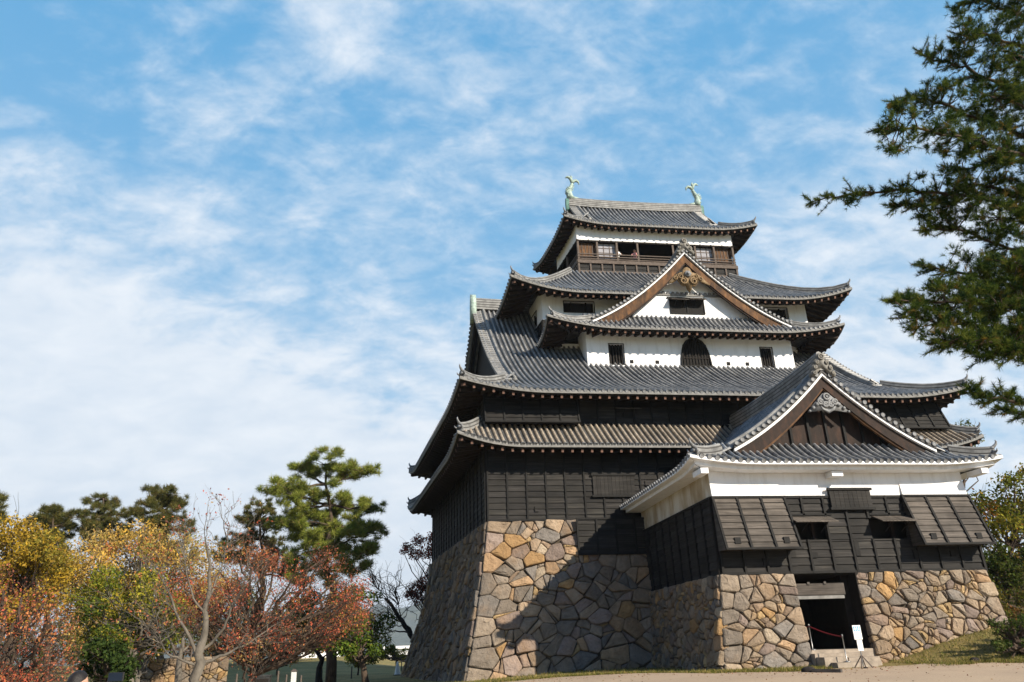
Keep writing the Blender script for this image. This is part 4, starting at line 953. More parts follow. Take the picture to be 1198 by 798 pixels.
for sx in (-1, 1):
    for k in range(3): pe.tube([Q(sx*(.52+.2*k), -.02-.16*k, .03), Q(sx*(.52+.2*k), -.02-.16*k, -.04)], .09-.015*k, 6)
pe.build('gable_pendant', M['disc'], og, True, True)
# plaster bracket ends at the eave corners
for x in (11.9, 24.4):
    q = MB(); q.box((x-.16, 28.08, 7.9), (x+.16, 29.0, 8.12)); q.build('eave_bracket', M['plaster'], gate)
q = MB(); q.box((17.6, 28.45, 7.86), (18.1, 29.0, 8.08)); q.build('eave_bracket', M['plaster'], gate)
# ================================================================== hills
def hill_h(x, y):
    r = 150*math.exp(-((x+420)/700)**2)+95*math.exp(-((x-300)/420)**2)+120*math.exp(-((x+1900)/700)**2)
    return (r*(1+.16*math.sin(x*.011+1)+.10*math.sin(x*.027+y*.004)+.05*math.sin(x*.07)))*math.exp(-((y-2600)/420)**2)-30
hm = MB(); hx = [-3200+60*i for i in range(90)]; hy = [1500+70*i for i in range(30)]
hr = random.Random(4); hid = [[hm.add((x, y, hill_h(x, y)+hr.uniform(-5, 5))) for x in hx] for y in hy]
for j in range(len(hy)-1):
    for i in range(len(hx)-1): hm.face((hid[j][i], hid[j][i+1], hid[j+1][i+1], hid[j+1][i]))
def forest_mat():
    mt, t, b = node_mat('forest_hill', .95); o = coords(t); n = noise(t, o, .012, 6); n2 = noise(t, o, .06, 4)
    c = ramp(t, n, [(.35, (.05, .07, .062)), (.65, (.10, .11, .085))]); c = mixc(t, .5, c, ramp(t, n2, [(.35, (.035, .05, .045)), (.7, (.11, .125, .10))])); t.links.new(c, b.inputs['Base Color']); bump(t, b, n2, 1, 8); return mt
tag(hm.build('hills', forest_mat(), smooth=True), kind='structure')

# ================================================================== plants
def quads_mesh(name, verts, cols, k, parent, mat='leaf'):
    """verts (n, k, 3) polygons with one colour each"""
    n = len(verts); me = bpy.data.meshes.new(name); me.vertices.add(n*k); me.vertices.foreach_set('co', verts.reshape(-1).astype(np.float32))
    me.loops.add(n*k); me.loops.foreach_set('vertex_index', np.arange(n*k, dtype=np.int32)); me.polygons.add(n)
    me.polygons.foreach_set('loop_start', np.arange(0, n*k, k, dtype=np.int32)); me.polygons.foreach_set('loop_total', np.full(n, k, dtype=np.int32))
    me.update(calc_edges=True); me.materials.append(M[mat])
    ca = me.color_attributes.new('Col', 'FLOAT_COLOR', 'CORNER'); c4 = np.ones((n, k, 4), np.float32); c4[:, :, :3] = cols[:, None, :]; ca.data.foreach_set('color', c4.reshape(-1))
    o = bpy.data.objects.new(name, me); col.objects.link(o)
    if parent is not None: o.parent = parent; o.matrix_parent_inverse = Matrix.Translation(parent.location).inverted()
    return o
def unit(a): return a/np.maximum(1e-6, np.linalg.norm(a, axis=1, keepdims=True))
def leaf_crown(rs, clumps, n, size, palette, parent, name='crown', shell=.55, fl=.75, droop=0.0):
    """clumps: list of (x, y, z, radius); leaf-sized diamonds spread through every clump"""
    cl = np.array(clumps, float); w_ = cl[:, 3]**2; idx = rs.choice(len(cl), n, p=w_/w_.sum()); d = unit(rs.normal(size=(n, 3)))
    rad = cl[idx, 3]*(shell+(1-shell)*rs.random(n))**1.0*(.35+.65*rs.random(n)**.5)*1.15
    # each clump is itself broken into small sprays
    spray = rs.normal(size=(len(cl), 14, 3)); spray = spray/np.linalg.norm(spray, axis=2, keepdims=True)
    sp = spray[idx, rs.integers(0, 14, n)]; d = unit(d*.75+sp*.8)
    p = cl[idx, :3]+d*rad[:, None]*np.array([1, 1, fl])
    a = unit(rs.normal(size=(n, 3))+np.array([0, 0, .0])); b = unit(np.cross(a, rs.normal(size=(n, 3))+np.array([0, 0, .9])))
    s_ = size*rs.uniform(.4, 1.5, n)[:, None]; v = np.stack([p-a*s_, p-b*s_*.55, p+a*s_, p+b*s_*.55], 1)
    pal = np.array([c for c, _ in palette]); pw = np.array([q for _, q in palette], float); cc = rs.choice(len(pal), len(cl), p=pw/pw.sum())
    own = rs.choice(len(pal), n, p=pw/pw.sum()); use = np.where(rs.random(n) < .6, cc[idx], own)
    c = pal[use]*rs.uniform(.65, 1.3, n)[:, None]
    return quads_mesh(name, v, np.clip(c, 0, 1), 4, parent)
def needle_crown(rs, tufts, dirs, m, ln, wd, palette, parent, name='crown', spread=.9):
    n = len(tufts); t = np.repeat(tufts, m, 0); dr = np.repeat(dirs, m, 0); d = unit(dr+rs.normal(size=(n*m, 3))*spread)
    s_ = unit(np.cross(d, rs.normal(size=(n*m, 3)))); L = ln*rs.uniform(.7, 1.15, n*m)[:, None]; t = t+dr*(rs.uniform(-.5, .2, n*m)*ln)[:, None]
    v = np.stack([t-s_*wd, t+d*L, t+s_*wd], 1)
    pal = np.array([c for c, _ in palette]); pw = np.array([q for _, q in palette], float); k = np.repeat(rs.choice(len(pal), n, p=pw/pw.sum()), m)
    c = pal[k]*rs.uniform(.7, 1.3, n*m)[:, None]
    return quads_mesh(name, v, np.clip(c, 0, 1), 3, parent)
def curve(rng, a, b, n=6, wob=.12, sag=0.0):
    a = V(a); b = V(b); L = (b-a).length; o = [V((rng.uniform(-1, 1), rng.uniform(-1, 1), rng.uniform(-.6, .6)))*wob*L for _ in range(n+1)]
    return [a.lerp(b, k/n)+o[k]*math.sin(math.pi*k/n)*.7+V((0, 0, -sag*L*math.sin(math.pi*k/n))) for k in range(n+1)]
def taper(r0, r1, n): return [lerp(r0, r1, k/n) for k in range(n+1)]
def limbs(rng, mb, trunk, clumps, r0, twigs=0, twl=1.0, twr=.012, r1=.02, start=.35):
    """branches from the trunk polyline to each clump, with twigs inside the clumps"""
    for (x, y, z, rr) in clumps:
        zt = [p.z for p in trunk]; k = min(range(len(trunk)), key=lambda i: abs(trunk[i].z-(trunk[0].z+(z-trunk[0].z)*.62))); k = max(int(len(trunk)*start), min(k, len(trunk)-1))
        pts = curve(rng, trunk[k], (x, y, z), 6, .13, .06); mb.tube(pts, taper(r0, r1, 6), 5, 0, cap=False)
        for _ in range(twigs):
            q = pts[rng.randint(3, 6)]; e = V((x, y, z))+V((rng.gauss(0, 1), rng.gauss(0, 1), rng.gauss(.25, .8))).normalized()*rr*rng.uniform(.7, 1.25)*twl; tw = curve(rng, q, e, 5, .16); mb.tube(tw, taper(twr*1.5, twr*.45, 5), 3, 0, cap=False)
            for _ in range(2):
                q2 = tw[rng.randint(2, 4)]; mb.tube(curve(rng, q2, q2+(e-q)*rng.uniform(.3, .6)+V((rng.gauss(0, 1), rng.gauss(0, 1), rng.gauss(0, 1)))*rr*.35, 3, .15), taper(twr*.8, twr*.35, 3), 3, 0, cap=False)
def px_clumps(rng, lst, Y, dep): return [(*at(x, y, Y+rng.uniform(-dep, dep)), r) for x, y, r in lst]
def fill_clumps(rng, x0, x1, y0, y1, Y, dep, r, n, test=lambda x, y: True):
    out = []
    while len(out) < n:
        x, y = rng.uniform(x0, x1), rng.uniform(y0, y1)
        if test((x-x0)/(x1-x0)*2-1, (y-y0)/(y1-y0)*2-1): out.append((x, y, r*rng.uniform(.7, 1.25)))
    return px_clumps(rng, out, Y, dep)
def broadleaf(name, label, cat, base_px, Y, clumps, n, size, pal, bark, tr=.2, twigs=0, seed=1, top=None, group=None, twr=.012, lr=.07, fl=.8, leaf=True, fork=None, start=.35):
    rng = random.Random(seed); rs = np.random.default_rng(seed); b = at(base_px, 780, Y); b.z = gz(b.x, b.y)-.1
    t = thing(name, label, cat, (b.x, b.y, b.z+.1), group); mx = sum(c[0] for c in clumps)/len(clumps); my = sum(c[1] for c in clumps)/len(clumps); mz = max(c[2] for c in clumps)*.5+.5*sum(c[2] for c in clumps)/len(clumps)
    tp = V(top) if top else V((lerp(b.x, mx, .7), lerp(b.y, my, .7), mz)); trunk = curve(rng, b, tp, 9, .07); mb = MB(); mb.tube(trunk, [tr*(1.25-.25*min(1, k))*(1-.8*(k/9)) for k in range(10)], 8, 0)
    limbs(rng, mb, trunk, clumps, lr, twigs, 1.0, twr, start=start); mb.build('trunk', M[bark], t, smooth=True)
    if leaf: leaf_crown(rs, clumps, n, size, pal, t, fl=fl)
    return t
def pad_conifer(name, label, base_px, Y, pads, n, pal, seed, cat='pine tree', ln=.34, wd=.013, m=13, tr=.28, topz=None, group=None, fl=.38, bark='bark', top_px=None):
    rng = random.Random(seed); rs = np.random.default_rng(seed); dk = 'skyline' in label or pal is G_DARK; n = int(n*(1.35 if dk else 1.9)); b = at(base_px, 780, Y); b.z = gz(b.x, b.y)-.1
    t = thing(name, label, cat, (b.x, b.y, b.z+.1), group); cl = [(x, y, z, r*(1.05 if dk else 1.16)) for x, y, z, r in px_clumps(rng, pads, Y, 1.8)]; tz = max(c[2] for c in cl)
    tp = at(top_px, 600, Y) if top_px else V(min(cl, key=lambda c: -c[2])[:3]); tp.z = tz; trunk = curve(rng, b, tp, 10, .04); mb = MB(); mb.tube(trunk, [tr*(1-.85*k/10) for k in range(11)], 8)
    sub = []
    for (x, y, z, r) in cl:
        k = min(range(len(trunk)), key=lambda i: abs(trunk[i].z-(z-.25*r))); pts = curve(rng, trunk[k], (x, y, z-.15*r), 6, .1); mb.tube(pts, taper(.1, .03, 6), 5, cap=False)
        for _ in range(5): q = pts[rng.randint(2, 6)]; a = rng.uniform(0, 6.28); e = V((x+r*.9*math.cos(a), y+r*.9*math.sin(a), z+rng.uniform(-.2, .2)*r)); mb.tube(curve(rng, q, e, 4, .1), taper(.035, .012, 4), 3, cap=False)
        for _ in range(11): a = rng.uniform(0, 6.28); q = r*math.sqrt(rng.random()); sub.append((x+q*math.cos(a), y+q*math.sin(a), z+rng.uniform(-.34, .4)*r, r*rng.uniform(.16, .38)))
    mb.build('trunk', M[bark], t, smooth=True)
    s_ = np.array(sub); w_ = s_[:, 3]**2; idx = rs.choice(len(s_), n, p=w_/w_.sum()); d = unit(rs.normal(size=(n, 3))+np.array([0, 0, .25])); p = s_[idx, :3]+d*(s_[idx, 3]*rs.random(n)**.4)[:, None]*np.array([1, 1, .6])
    needle_crown(rs, p, unit(d+np.array([0, 0, .55])), m, ln, wd, pal, t); return t
G_PINE = [((.20, .24, .04), 4), ((.26, .28, .06), 4), ((.12, .16, .035), 2), ((.30, .26, .08), 1)]
G_DARK = [((.10, .105, .03), 4), ((.15, .135, .04), 3), ((.06, .07, .025), 2), ((.18, .13, .045), 1)]
rg_ = random.Random(77)
pad_conifer('pine_tree', 'tall green pine with layered needle pads rising above the red cherry tree', 388, 50, [(378, 540, 1.1), (360, 552, .9), (398, 548, 1.0), (432, 550, .7), (418, 553, .9), (318, 568, .9), (335, 573, 1.1), (358, 580, 1.0), (385, 575, 1.2), (345, 590, .9), (410, 588, 1.2), (432, 593, .9), (372, 600, 1.3), (345, 607, 1.1), (398, 610, 1.2), (425, 622, 1.2), (440, 622, .7), (355, 625, 1.2), (385, 632, 1.3), (328, 612, .8), (410, 640, 1.2), (432, 645, .9), (370, 650, 1.3), (345, 648, 1.0), (395, 660, 1.1), (420, 665, .8), (360, 672, 1.0), (390, 680, .7)], 5200, G_PINE, 3, tr=.34, top_px=378)
pad_conifer('cedar_tree', 'brownish green pointed conifer standing left of the tall pine', 303, 56, [(305, 588, .6), (300, 597, .8), (312, 600, .7), (290, 610, .9), (314, 613, .9), (302, 622, 1.1), (285, 630, .9), (318, 632, .9), (262, 634, .7), (272, 642, .9), (300, 642, 1.2), (322, 650, 1.0), (285, 655, 1.1), (310, 662, 1.2), (262, 652, .8), (335, 660, 1.0), (345, 675, 1.2)], 3400, G_DARK, 4, cat='conifer', ln=.26, top_px=305)
pad_conifer('evergreen_tree', 'flat topped dark evergreen behind golden foliage, shortest of three on the skyline', 60, 62, [(62, 598, .8), (72, 604, .8), (48, 609, .9), (80, 612, .6), (60, 614, 1.1), (68, 626, 1.0), (50, 628, 1.0), (60, 640, 1.2), (45, 650, 1.0)], 1900, G_DARK, 5, cat='evergreen', group='dark evergreens on the skyline', top_px=62)
pad_conifer('evergreen_tree', 'loose dark evergreen with see-through crown, middle of three on the skyline', 118, 62, [(112, 586, .9), (130, 588, .7), (122, 594, .8), (98, 606, 1.1), (140, 600, .7), (118, 608, 1.1), (136, 612, 1.1), (92, 620, .9), (110, 622, 1.2), (132, 626, 1.1), (150, 625, .6), (120, 640, 1.3)], 2300, G_DARK, 6, cat='evergreen', group='dark evergreens on the skyline', top_px=118)
pad_conifer('evergreen_tree', 'dense tall dark evergreen, largest of three on the skyline', 190, 62, [(182, 575, 1.0), (198, 578, .9), (208, 586, .8), (172, 588, .9), (190, 590, 1.3), (155, 600, .8), (178, 602, 1.3), (205, 604, 1.2), (165, 612, 1.1), (192, 616, 1.4), (216, 618, .8), (180, 630, 1.2), (205, 632, 1.1), (222, 612, .5), (195, 646, 1.1), (212, 650, 1.1), (185, 655, 1.2)], 3000, G_DARK, 7, cat='evergreen', group='dark evergreens on the skyline', top_px=188)
pad_conifer('pine_tree', 'dark conifer branch tip showing at the left edge of the skyline', -25, 52, [(-2, 583, .7), (-18, 590, 1.0), (-30, 600, 1.2), (-15, 606, .9), (-40, 580, 1.0)], 1100, G_DARK, 8)
GOLD = [((.40, .26, .03), 4), ((.33, .21, .035), 3), ((.20, .17, .03), 3), ((.42, .32, .08), 2)]
TAN = [((.46, .31, .09), 4), ((.54, .33, .06), 3), ((.36, .27, .10), 3), ((.26, .24, .05), 2), ((.46, .18, .07), 1)]
OLIVE = [((.16, .17, .02), 4), ((.27, .24, .03), 3), ((.06, .09, .018), 3), ((.34, .25, .03), 1)]
RED = [((.42, .10, .055), 4), ((.36, .13, .075), 3), ((.46, .19, .07), 2), ((.20, .075, .05), 3), ((.32, .22, .08), 1.5), ((.16, .11, .06), 1.5)]
GREEN = [((.08, .125, .018), 4), ((.13, .165, .025), 3), ((.04, .07, .015), 2), ((.19, .18, .03), 1)]
el_ = lambda x, y: x*x+y*y < 1
broadleaf('autumn_tree', 'golden yellow autumn tree at the far left edge', 'tree', 20, 34, fill_clumps(random.Random(1), -60, 85, 612, 720, 34, 2.2, .75, 48, el_), 26000, .058, GOLD, 'bark', .2, 2, 21, twr=.011)
broadleaf('autumn_tree', 'wide tan and orange autumn tree with thinning leaves below the evergreens', 'tree', 155, 40, fill_clumps(random.Random(2), 55, 265, 618, 740, 40, 2.8, .95, 78, el_), 36000, .06, TAN, 'bark_pale', .24, 3, 22, twr=.01)
broadleaf('autumn_tree', 'olive and yellow leafed tree standing before the low stone wall', 'tree', 170, 31, fill_clumps(random.Random(3), 85, 225, 668, 762, 31, 1.6, .6, 56, el_), 22000, .048, OLIVE, 'bark_pale', .13, 2, 23, twr=.01)
broadleaf('evergreen_shrub', 'dark green shrub under the olive tree', 'shrub', 128, 28, fill_clumps(random.Random(4), 100, 152, 750, 800, 28, 1.0, .38, 18, el_), 4200, .07, [((.03, .05, .014), 3), ((.06, .085, .02), 2)], 'bark', .08, 1, 24)
broadleaf('cherry_tree', 'red leafed cherry tree with fine bare twigs at the lower left edge', 'tree', 10, 12.5, fill_clumps(random.Random(5), -110, 75, 668, 850, 12.5, .9, .36, 60, el_), 13000, .017, RED, 'bark', .08, 7, 25, twr=.004, lr=.02)
broadleaf('cherry_tree', 'spreading cherry with coral red leaves and forked trunk near the pine', 'tree', 290, 18, fill_clumps(random.Random(6), 205, 432, 640, 765, 18, 1.3, .44, 74, lambda x, y: x*x*.9+y*y*1.15 < 1), 17000, .022, RED, 'bark', .12, 6, 26, top=tuple(at(297, 700, 18)), twr=.005, lr=.03, start=.25)
broadleaf('broadleaf_tree', 'rounded bright green tree beside the pale lawn', 'tree', 430, 46, fill_clumps(random.Random(7), 378, 455, 690, 772, 46, 1.6, .75, 30, lambda x, y: x*x+y*y < 1 or (y > 0 and abs(x) < .8)), 9000, .085, GREEN, 'bark', .2, 1, 27)
broadleaf('broadleaf_tree', 'dark green tree crown between the cherry and the tall pine', 'tree', 375, 52, fill_clumps(random.Random(8), 330, 420, 690, 750, 52, 1.4, .8, 22, el_), 5200, .09, [((.05, .075, .02), 3), ((.09, .11, .025), 2)], 'bark_dark', .22, 1, 28)
broadleaf('maple_tree', 'dark red maple peeping out behind the left corner of the keep', 'tree', 500, 66, px_clumps(random.Random(9), [(490, 632, .7), (478, 640, .6), (500, 645, .9), (486, 648, .7), (472, 645, .4), (510, 630, .9), (497, 682, .9), (486, 690, .8), (480, 697, .6), (502, 695, 1.0), (490, 703, .6), (512, 670, 1.1), (520, 650, 1.2), (525, 690, 1.2)], 66, 1.0), 9000, .085, [((.20, .045, .035), 3), ((.30, .07, .04), 2), ((.11, .04, .03), 2)], 'bark_dark', .2, 2, 29, twr=.015, top=tuple(at(515, 660, 66)))
for i, (x0, x1, y0, y1, Y, lb) in enumerate([(-20, 95, 655, 770, 88, 'dim olive tree far behind the golden tree'), (80, 170, 672, 772, 96, 'dim brown green tree far behind the low stone wall'), (150, 255, 665, 772, 92, 'dim rust tinted tree far behind the pale cherry trunks'), (235, 330, 680, 768, 98, 'dim green tree far behind the spreading red cherry'), (300, 372, 700, 764, 104, 'dim low tree far behind the pine trunk')]):
    broadleaf('background_tree', lb, 'tree', (x0+x1)/2, Y, fill_clumps(random.Random(80+i), x0, x1, y0, y1, Y, 2.0, 1.5, 34, lambda x, y: x*x+y*y < 1 or y > .2), 6500, .17, [[((.09, .10, .03), 3), ((.15, .14, .035), 2), ((.05, .06, .02), 2)], [((.12, .10, .04), 3), ((.08, .085, .03), 2)], [((.17, .09, .045), 3), ((.10, .09, .035), 3)], [((.07, .09, .025), 3), ((.12, .11, .035), 2)], [((.08, .085, .03), 3), ((.15, .085, .04), 1)]][i], 'bark', .25, 1, 80+i)
# pale cherry with a lichen covered forked trunk, built limb by limb
def limb_tree(name, label, Y, limbs_px, bark, seed, twigs, twl, twr, leaves=None, cat='tree', sub=14):
    rng = random.Random(seed); rs = np.random.default_rng(seed); x, y, _ = limbs_px[0][0]; b = at(x, y, Y); t = thing(name, label, cat, (b.x, b.y, gz(b.x, b.y))); mb = MB(); ends = []
    for lp in limbs_px:
        dy = 0; pts = []; rad = []
        for k, (px, py, r) in enumerate(lp): pts.append(at(px, py, Y+dy)); rad.append(r); dy += rng.uniform(-.25, .25)*twl if lp is not limbs_px[0] else 0
        fine = []; fr = []
        for k in range(len(pts)-1):
            for q in range(3): f = q/3; fine.append(pts[k].lerp(pts[k+1], f)+V((rng.gauss(0, 1), rng.gauss(0, 1), rng.gauss(0, 1)))*rad[k]*.25*(q > 0)); fr.append(lerp(rad[k], rad[k+1], f))
        fine.append(pts[-1]); fr.append(rad[-1]); mb.tube(fine, [q*(.72 if lp is limbs_px[0] else .52) for q in fr], 8, cap=False)
        for _ in range(sub if lp is not limbs_px[0] else 3):
            k = rng.randint(len(fine)//2, len(fine)-1); d = (fine[k]-fine[max(0, k-2)]).normalized(); e = fine[k]+(d*.9+V((rng.gauss(0, .6), rng.gauss(0, .6), rng.gauss(.25, .5))))*twl*rng.uniform(.4, 1.1); tw = curve(rng, fine[k], e, 6, .14); mb.tube(tw, taper(twr*2, twr*.6, 6), 4, cap=False); ends.append((*e, .2*twl))
            for _ in range(twigs):
                q = tw[rng.randint(1, 6)]; e2 = q+((e-fine[k]).normalized()*.5+V((rng.gauss(0, .6), rng.gauss(0, .6), rng.gauss(.2, .5))))*twl*rng.uniform(.25, .7); t2 = curve(rng, q, e2, 4, .15); mb.tube(t2, taper(twr, twr*.4, 4), 3, cap=False); ends.append((*e2, .18*twl))
                q = t2[2]; mb.tube(curve(rng, q, q+(e2-t2[0])*.5+V((rng.gauss(0, 1), rng.gauss(0, 1), rng.gauss(0, 1)))*.15*twl, 3, .1), taper(twr*.7, twr*.35, 3), 3, cap=False)
    mb.build('trunk', M[bark], t, smooth=True)
    if leaves: leaf_crown(rs, ends, leaves[0], leaves[1], leaves[2], t)
    return t
limb_tree('cherry_tree', 'nearly bare cherry with pale lichen covered forking trunk', 15, [[(229, 870, .16), (229, 800, .135), (232, 765, .115), (240, 738, .08), (243, 700, .055), (246, 660, .035), (240, 630, .018)],
    [(232, 768, .07), (224, 752, .055), (218, 738, .05), (206, 718, .04), (196, 690, .028), (185, 668, .015)], [(233, 762, .06), (248, 752, .05), (262, 735, .045), (270, 712, .035), (282, 690, .02), (288, 668, .012)],
    [(234, 778, .06), (252, 770, .05), (270, 763, .042), (292, 752, .03), (312, 738, .018)], [(228, 778, .045), (212, 772, .04), (196, 765, .03), (184, 745, .02), (168, 735, .012)], [(242, 705, .04), (252, 680, .03), (262, 655, .018), (266, 632, .01)], [(240, 720, .04), (226, 700, .03), (218, 672, .02), (214, 640, .01)]], 'bark_pale', 31, 3, .55, .004, (1500, .022, RED))
limb_tree('cherry_tree', 'slim pale cherry stem rising left of the lichen covered one', 17, [[(207, 860, .12), (208, 800, .1), (210, 770, .075), (214, 752, .05), (216, 735, .03)], [(209, 772, .05), (202, 755, .04), (196, 742, .025), (180, 722, .012)], [(211, 768, .05), (222, 752, .04), (228, 735, .02)]], 'bark_pale', 32, 3, .7, .0045, (400, .025, TAN))
limb_tree('bare_tree', 'dark bare tree leaning left beside the keep base', 62, [[(500, 790, .36), (492, 765, .33), (484, 748, .3), (474, 733, .27), (463, 716, .22), (454, 704, .17), (450, 700, .12)], [(484, 748, .14), (480, 735, .12), (470, 728, .09), (455, 722, .05)], [(478, 740, .12), (462, 738, .09), (448, 742, .06), (432, 736, .03)], [(490, 758, .14), (497, 740, .11), (500, 726, .07), (492, 715, .03)], [(456, 706, .08), (446, 692, .05), (438, 684, .03)], [(470, 726, .09), (466, 708, .06), (462, 692, .03)]], 'bark_dark', 33, 4, 1.9, .02, None, 'tree', 10)
# trees right of the gatehouse
broadleaf('broadleaf_tree', 'large yellow green tree rising behind the right side of the gatehouse', 'tree', 1200, 35, fill_clumps(random.Random(12), 1122, 1290, 545, 720, 35, 1.5, .8, 80, lambda x, y: (x*x+y*y < 1.15) and not (x < -.75 and y < -.6)), 24000, .08, [((.13, .145, .02), 4), ((.22, .20, .028), 3), ((.06, .085, .016), 3), ((.33, .22, .03), 2), ((.33, .14, .03), .6)], 'bark', .25, 1, 41)
broadleaf('broadleaf_tree', 'small rounded green tree top showing over the gatehouse roof', 'tree', 1130, 46, px_clumps(random.Random(13), [(1128, 497, .55), (1117, 503, .6), (1138, 503, .5), (1126, 508, .8), (1112, 512, .6), (1142, 512, .6), (1128, 520, .9), (1118, 535, 1.0), (1140, 535, 1.0)], 46, .5), 3200, .075, [((.10, .12, .025), 3), ((.17, .165, .035), 3), ((.05, .07, .018), 2)], 'bark', .22, 1, 42)
broadleaf('evergreen_shrub', 'dark evergreen bush in the shade behind the gatehouse corner', 'shrub', 1190, 32.5, fill_clumps(random.Random(14), 1140, 1260, 640, 715, 32.5, .7, .55, 36, lambda x, y: True), 9500, .07, [((.035, .055, .014), 4), ((.07, .09, .02), 2), ((.13, .13, .025), 1)], 'bark', .1, 1, 43)
broadleaf('clipped_hedge', 'low clipped azalea hedge with reddish tips beside the stone base', 'hedge', 1200, 30.5, fill_clumps(random.Random(15), 1160, 1260, 694, 722, 30.5, .6, .36, 40, lambda x, y: x > -.9 or y > 0), 11000, .04, [((.09, .105, .022), 4), ((.16, .13, .03), 2), ((.22, .10, .04), 1)], 'bark', .05, 1, 44)
broadleaf('camellia_bush', 'glossy green camellia bush on the grass bank by the gravel', 'bush', 1185, 25.6, fill_clumps(random.Random(16), 1150, 1262, 722, 770, 25.6, .7, .26, 46, lambda x, y: x*x*.6+y*y < 1 or y > 0.2 and abs(x)<.9), 6500, .045, [((.045, .075, .018), 4), ((.085, .12, .028), 3), ((.15, .17, .05), 1)], 'bark', .05, 2, 45, twr=.008)
# foreground black pine reaching in from the right
def black_pine():
    rng = random.Random(55); rs = np.random.default_rng(55); Y = 12.0; b = at(1345, 780, Y); b.z = gz(b.x, b.y)
    t = thing('pine_tree', 'close black pine whose needle branches reach in from the right edge', 'pine tree', tuple(b)); mb = MB()
    trunk = [V(b), at(1350, 560, Y), at(1335, 380, Y), at(1310, 220, Y), at(1270, 80, Y), at(1240, -60, Y), at(1215, -190, Y)]; mb.tube(trunk, [.24, .21, .19, .16, .13, .1, .05], 9)
    br = [[(1330, 340), (1240, 270), (1150, 232), (1060, 222), (1000, 226), (950, 236)], [(1325, 300), (1230, 240), (1140, 215), (1085, 240), (1050, 240)], [(1320, 260), (1220, 190), (1130, 160), (1060, 150), (1030, 150)], [(1310, 230), (1200, 160), (1110, 125), (1065, 112), (1045, 122)],
          [(1300, 190), (1200, 110), (1130, 80), (1095, 70), (1078, 62)], [(1290, 150), (1210, 60), (1150, 40), (1118, 45)], [(1270, 90), (1200, 20), (1150, 0), (1120, 8)], [(1250, 20), (1210, -20), (1160, -30)], [(1330, 330), (1250, 310), (1180, 290), (1120, 268), (1085, 270)],
          [(1335, 370), (1250, 345), (1170, 330), (1110, 318), (1080, 310)], [(1335, 400), (1240, 370), (1150, 355), (1080, 352), (1045, 352)], [(1335, 410), (1240, 395), (1160, 385), (1095, 375), (1062, 372)], [(1338, 420), (1250, 410), (1180, 400), (1120, 402), (1095, 400)], [(1340, 440), (1250, 425), (1190, 412), (1150, 418)],
          [(1342, 520), (1270, 490), (1200, 470), (1165, 466), (1136, 458)], [(1342, 530), (1280, 500), (1210, 488), (1170, 478)], [(1320, 250), (1250, 200), (1200, 180), (1160, 190), (1120, 200)], [(1310, 210), (1240, 140), (1190, 120), (1150, 110)], [(1330, 320), (1260, 290), (1215, 260), (1170, 255)], [(1335, 380), (1280, 340), (1230, 320), (1190, 310)], [(1300, 170), (1250, 110), (1215, 75), (1180, 60)], [(1320, 280), (1270, 230), (1230, 215), (1200, 225)], [(1335, 400), (1285, 375), (1240, 355), (1200, 345), (1170, 360)], [(1338, 430), (1280, 440), (1235, 425), (1205, 415)], [(1280, 120), (1240, 50), (1190, 15)], [(1262, 60), (1230, 0), (1200, -10)]]
    tf = []; td = []; allfine = []
    for bi, bp in enumerate(br):
        y0 = rng.uniform(-.3, .3); y1 = rng.uniform(-1.3, 1.3); n = len(bp); pts = [at(x, y, Y+lerp(y0, y1, k/(n-1))) for k, (x, y) in enumerate(bp)]; fine = []
        for k in range(n-1):
            for q in range(5): fine.append(pts[k].lerp(pts[k+1], q/5)+V((rng.gauss(0, .02), rng.gauss(0, .02), rng.gauss(0, .02))))
        fine.append(pts[-1]); allfine += fine; mb.tube(fine, taper(.06, .012, len(fine)-1), 5, cap=False)
        for k, p in enumerate(fine):
            f = k/(len(fine)-1)
            if f < .12: continue
            d = (fine[min(k+1, len(fine)-1)]-fine[max(0, k-1)]).normalized()
            for _ in range(4):
                sd = V((rng.gauss(0, 1), rng.gauss(0, 1.1), rng.gauss(.15, .75))); sd -= d*sd.dot(d)*.6; e = p+(d*.6+sd*.55)*rng.uniform(.1, .42)*(1.15-.4*f); tw = curve(rng, p, e, 3, .1); mb.tube(tw, taper(.011, .005, 3), 3, cap=False)
                dd = (e-p).normalized()
                for q in range(4): c = p.lerp(e, .34+.22*q); tf.append(tuple(c)); td.append(tuple(dd+V((0, 0, .25))))
        tf.append(tuple(fine[-1])); td.append(tuple(d))
    # inner sprays: side branches that fill the crown with round brushes of needles
    ol = [(1115, -20), (1112, 25), (1128, 38), (1108, 48), (1084, 64), (1108, 88), (1078, 92), (1050, 118), (1032, 140), (1040, 175), (1070, 190), (1060, 210), (1010, 222), (960, 236), (1005, 240), (1050, 256), (1092, 280), (1104, 306), (1092, 332), (1062, 336), (1050, 352), (1072, 386), (1110, 406), (1150, 418), (1198, 420), (1290, 440), (1330, 300), (1290, 60), (1240, -60)]
    def inside(x, y):
        r_ = False
        for (x1, y1), (x2, y2) in zip(ol, ol[1:]+ol[:1]):
            if (y1 > y) != (y2 > y) and x < (x2-x1)*(y-y1)/(y2-y1)+x1: r_ = not r_
        return r_
    k = 0
    while k < 1350:
        x, y = rng.uniform(950, 1290), rng.uniform(-50, 430)
        if not inside(x, y): continue
        Yd = Y+rng.gauss(0, .75); e = at(x, y, Yd); root = min(allfine, key=lambda q: (q-e).length); k += .12
        if (root-e).length > .46: continue
        k += .88; mb.tube(curve(rng, root, e, 4, .08), taper(.016, .006, 4), 4, cap=False); dd = (e-root).normalized()
        for _ in range(rng.randint(13, 20)):
            sd = (V((rng.gauss(0, 1), rng.gauss(0, 1), rng.gauss(.35, .7)))+dd*.6).normalized(); c = e+sd*rng.uniform(.02, .22); tf.append(tuple(c)); td.append(tuple(sd+V((0, 0, .35))))
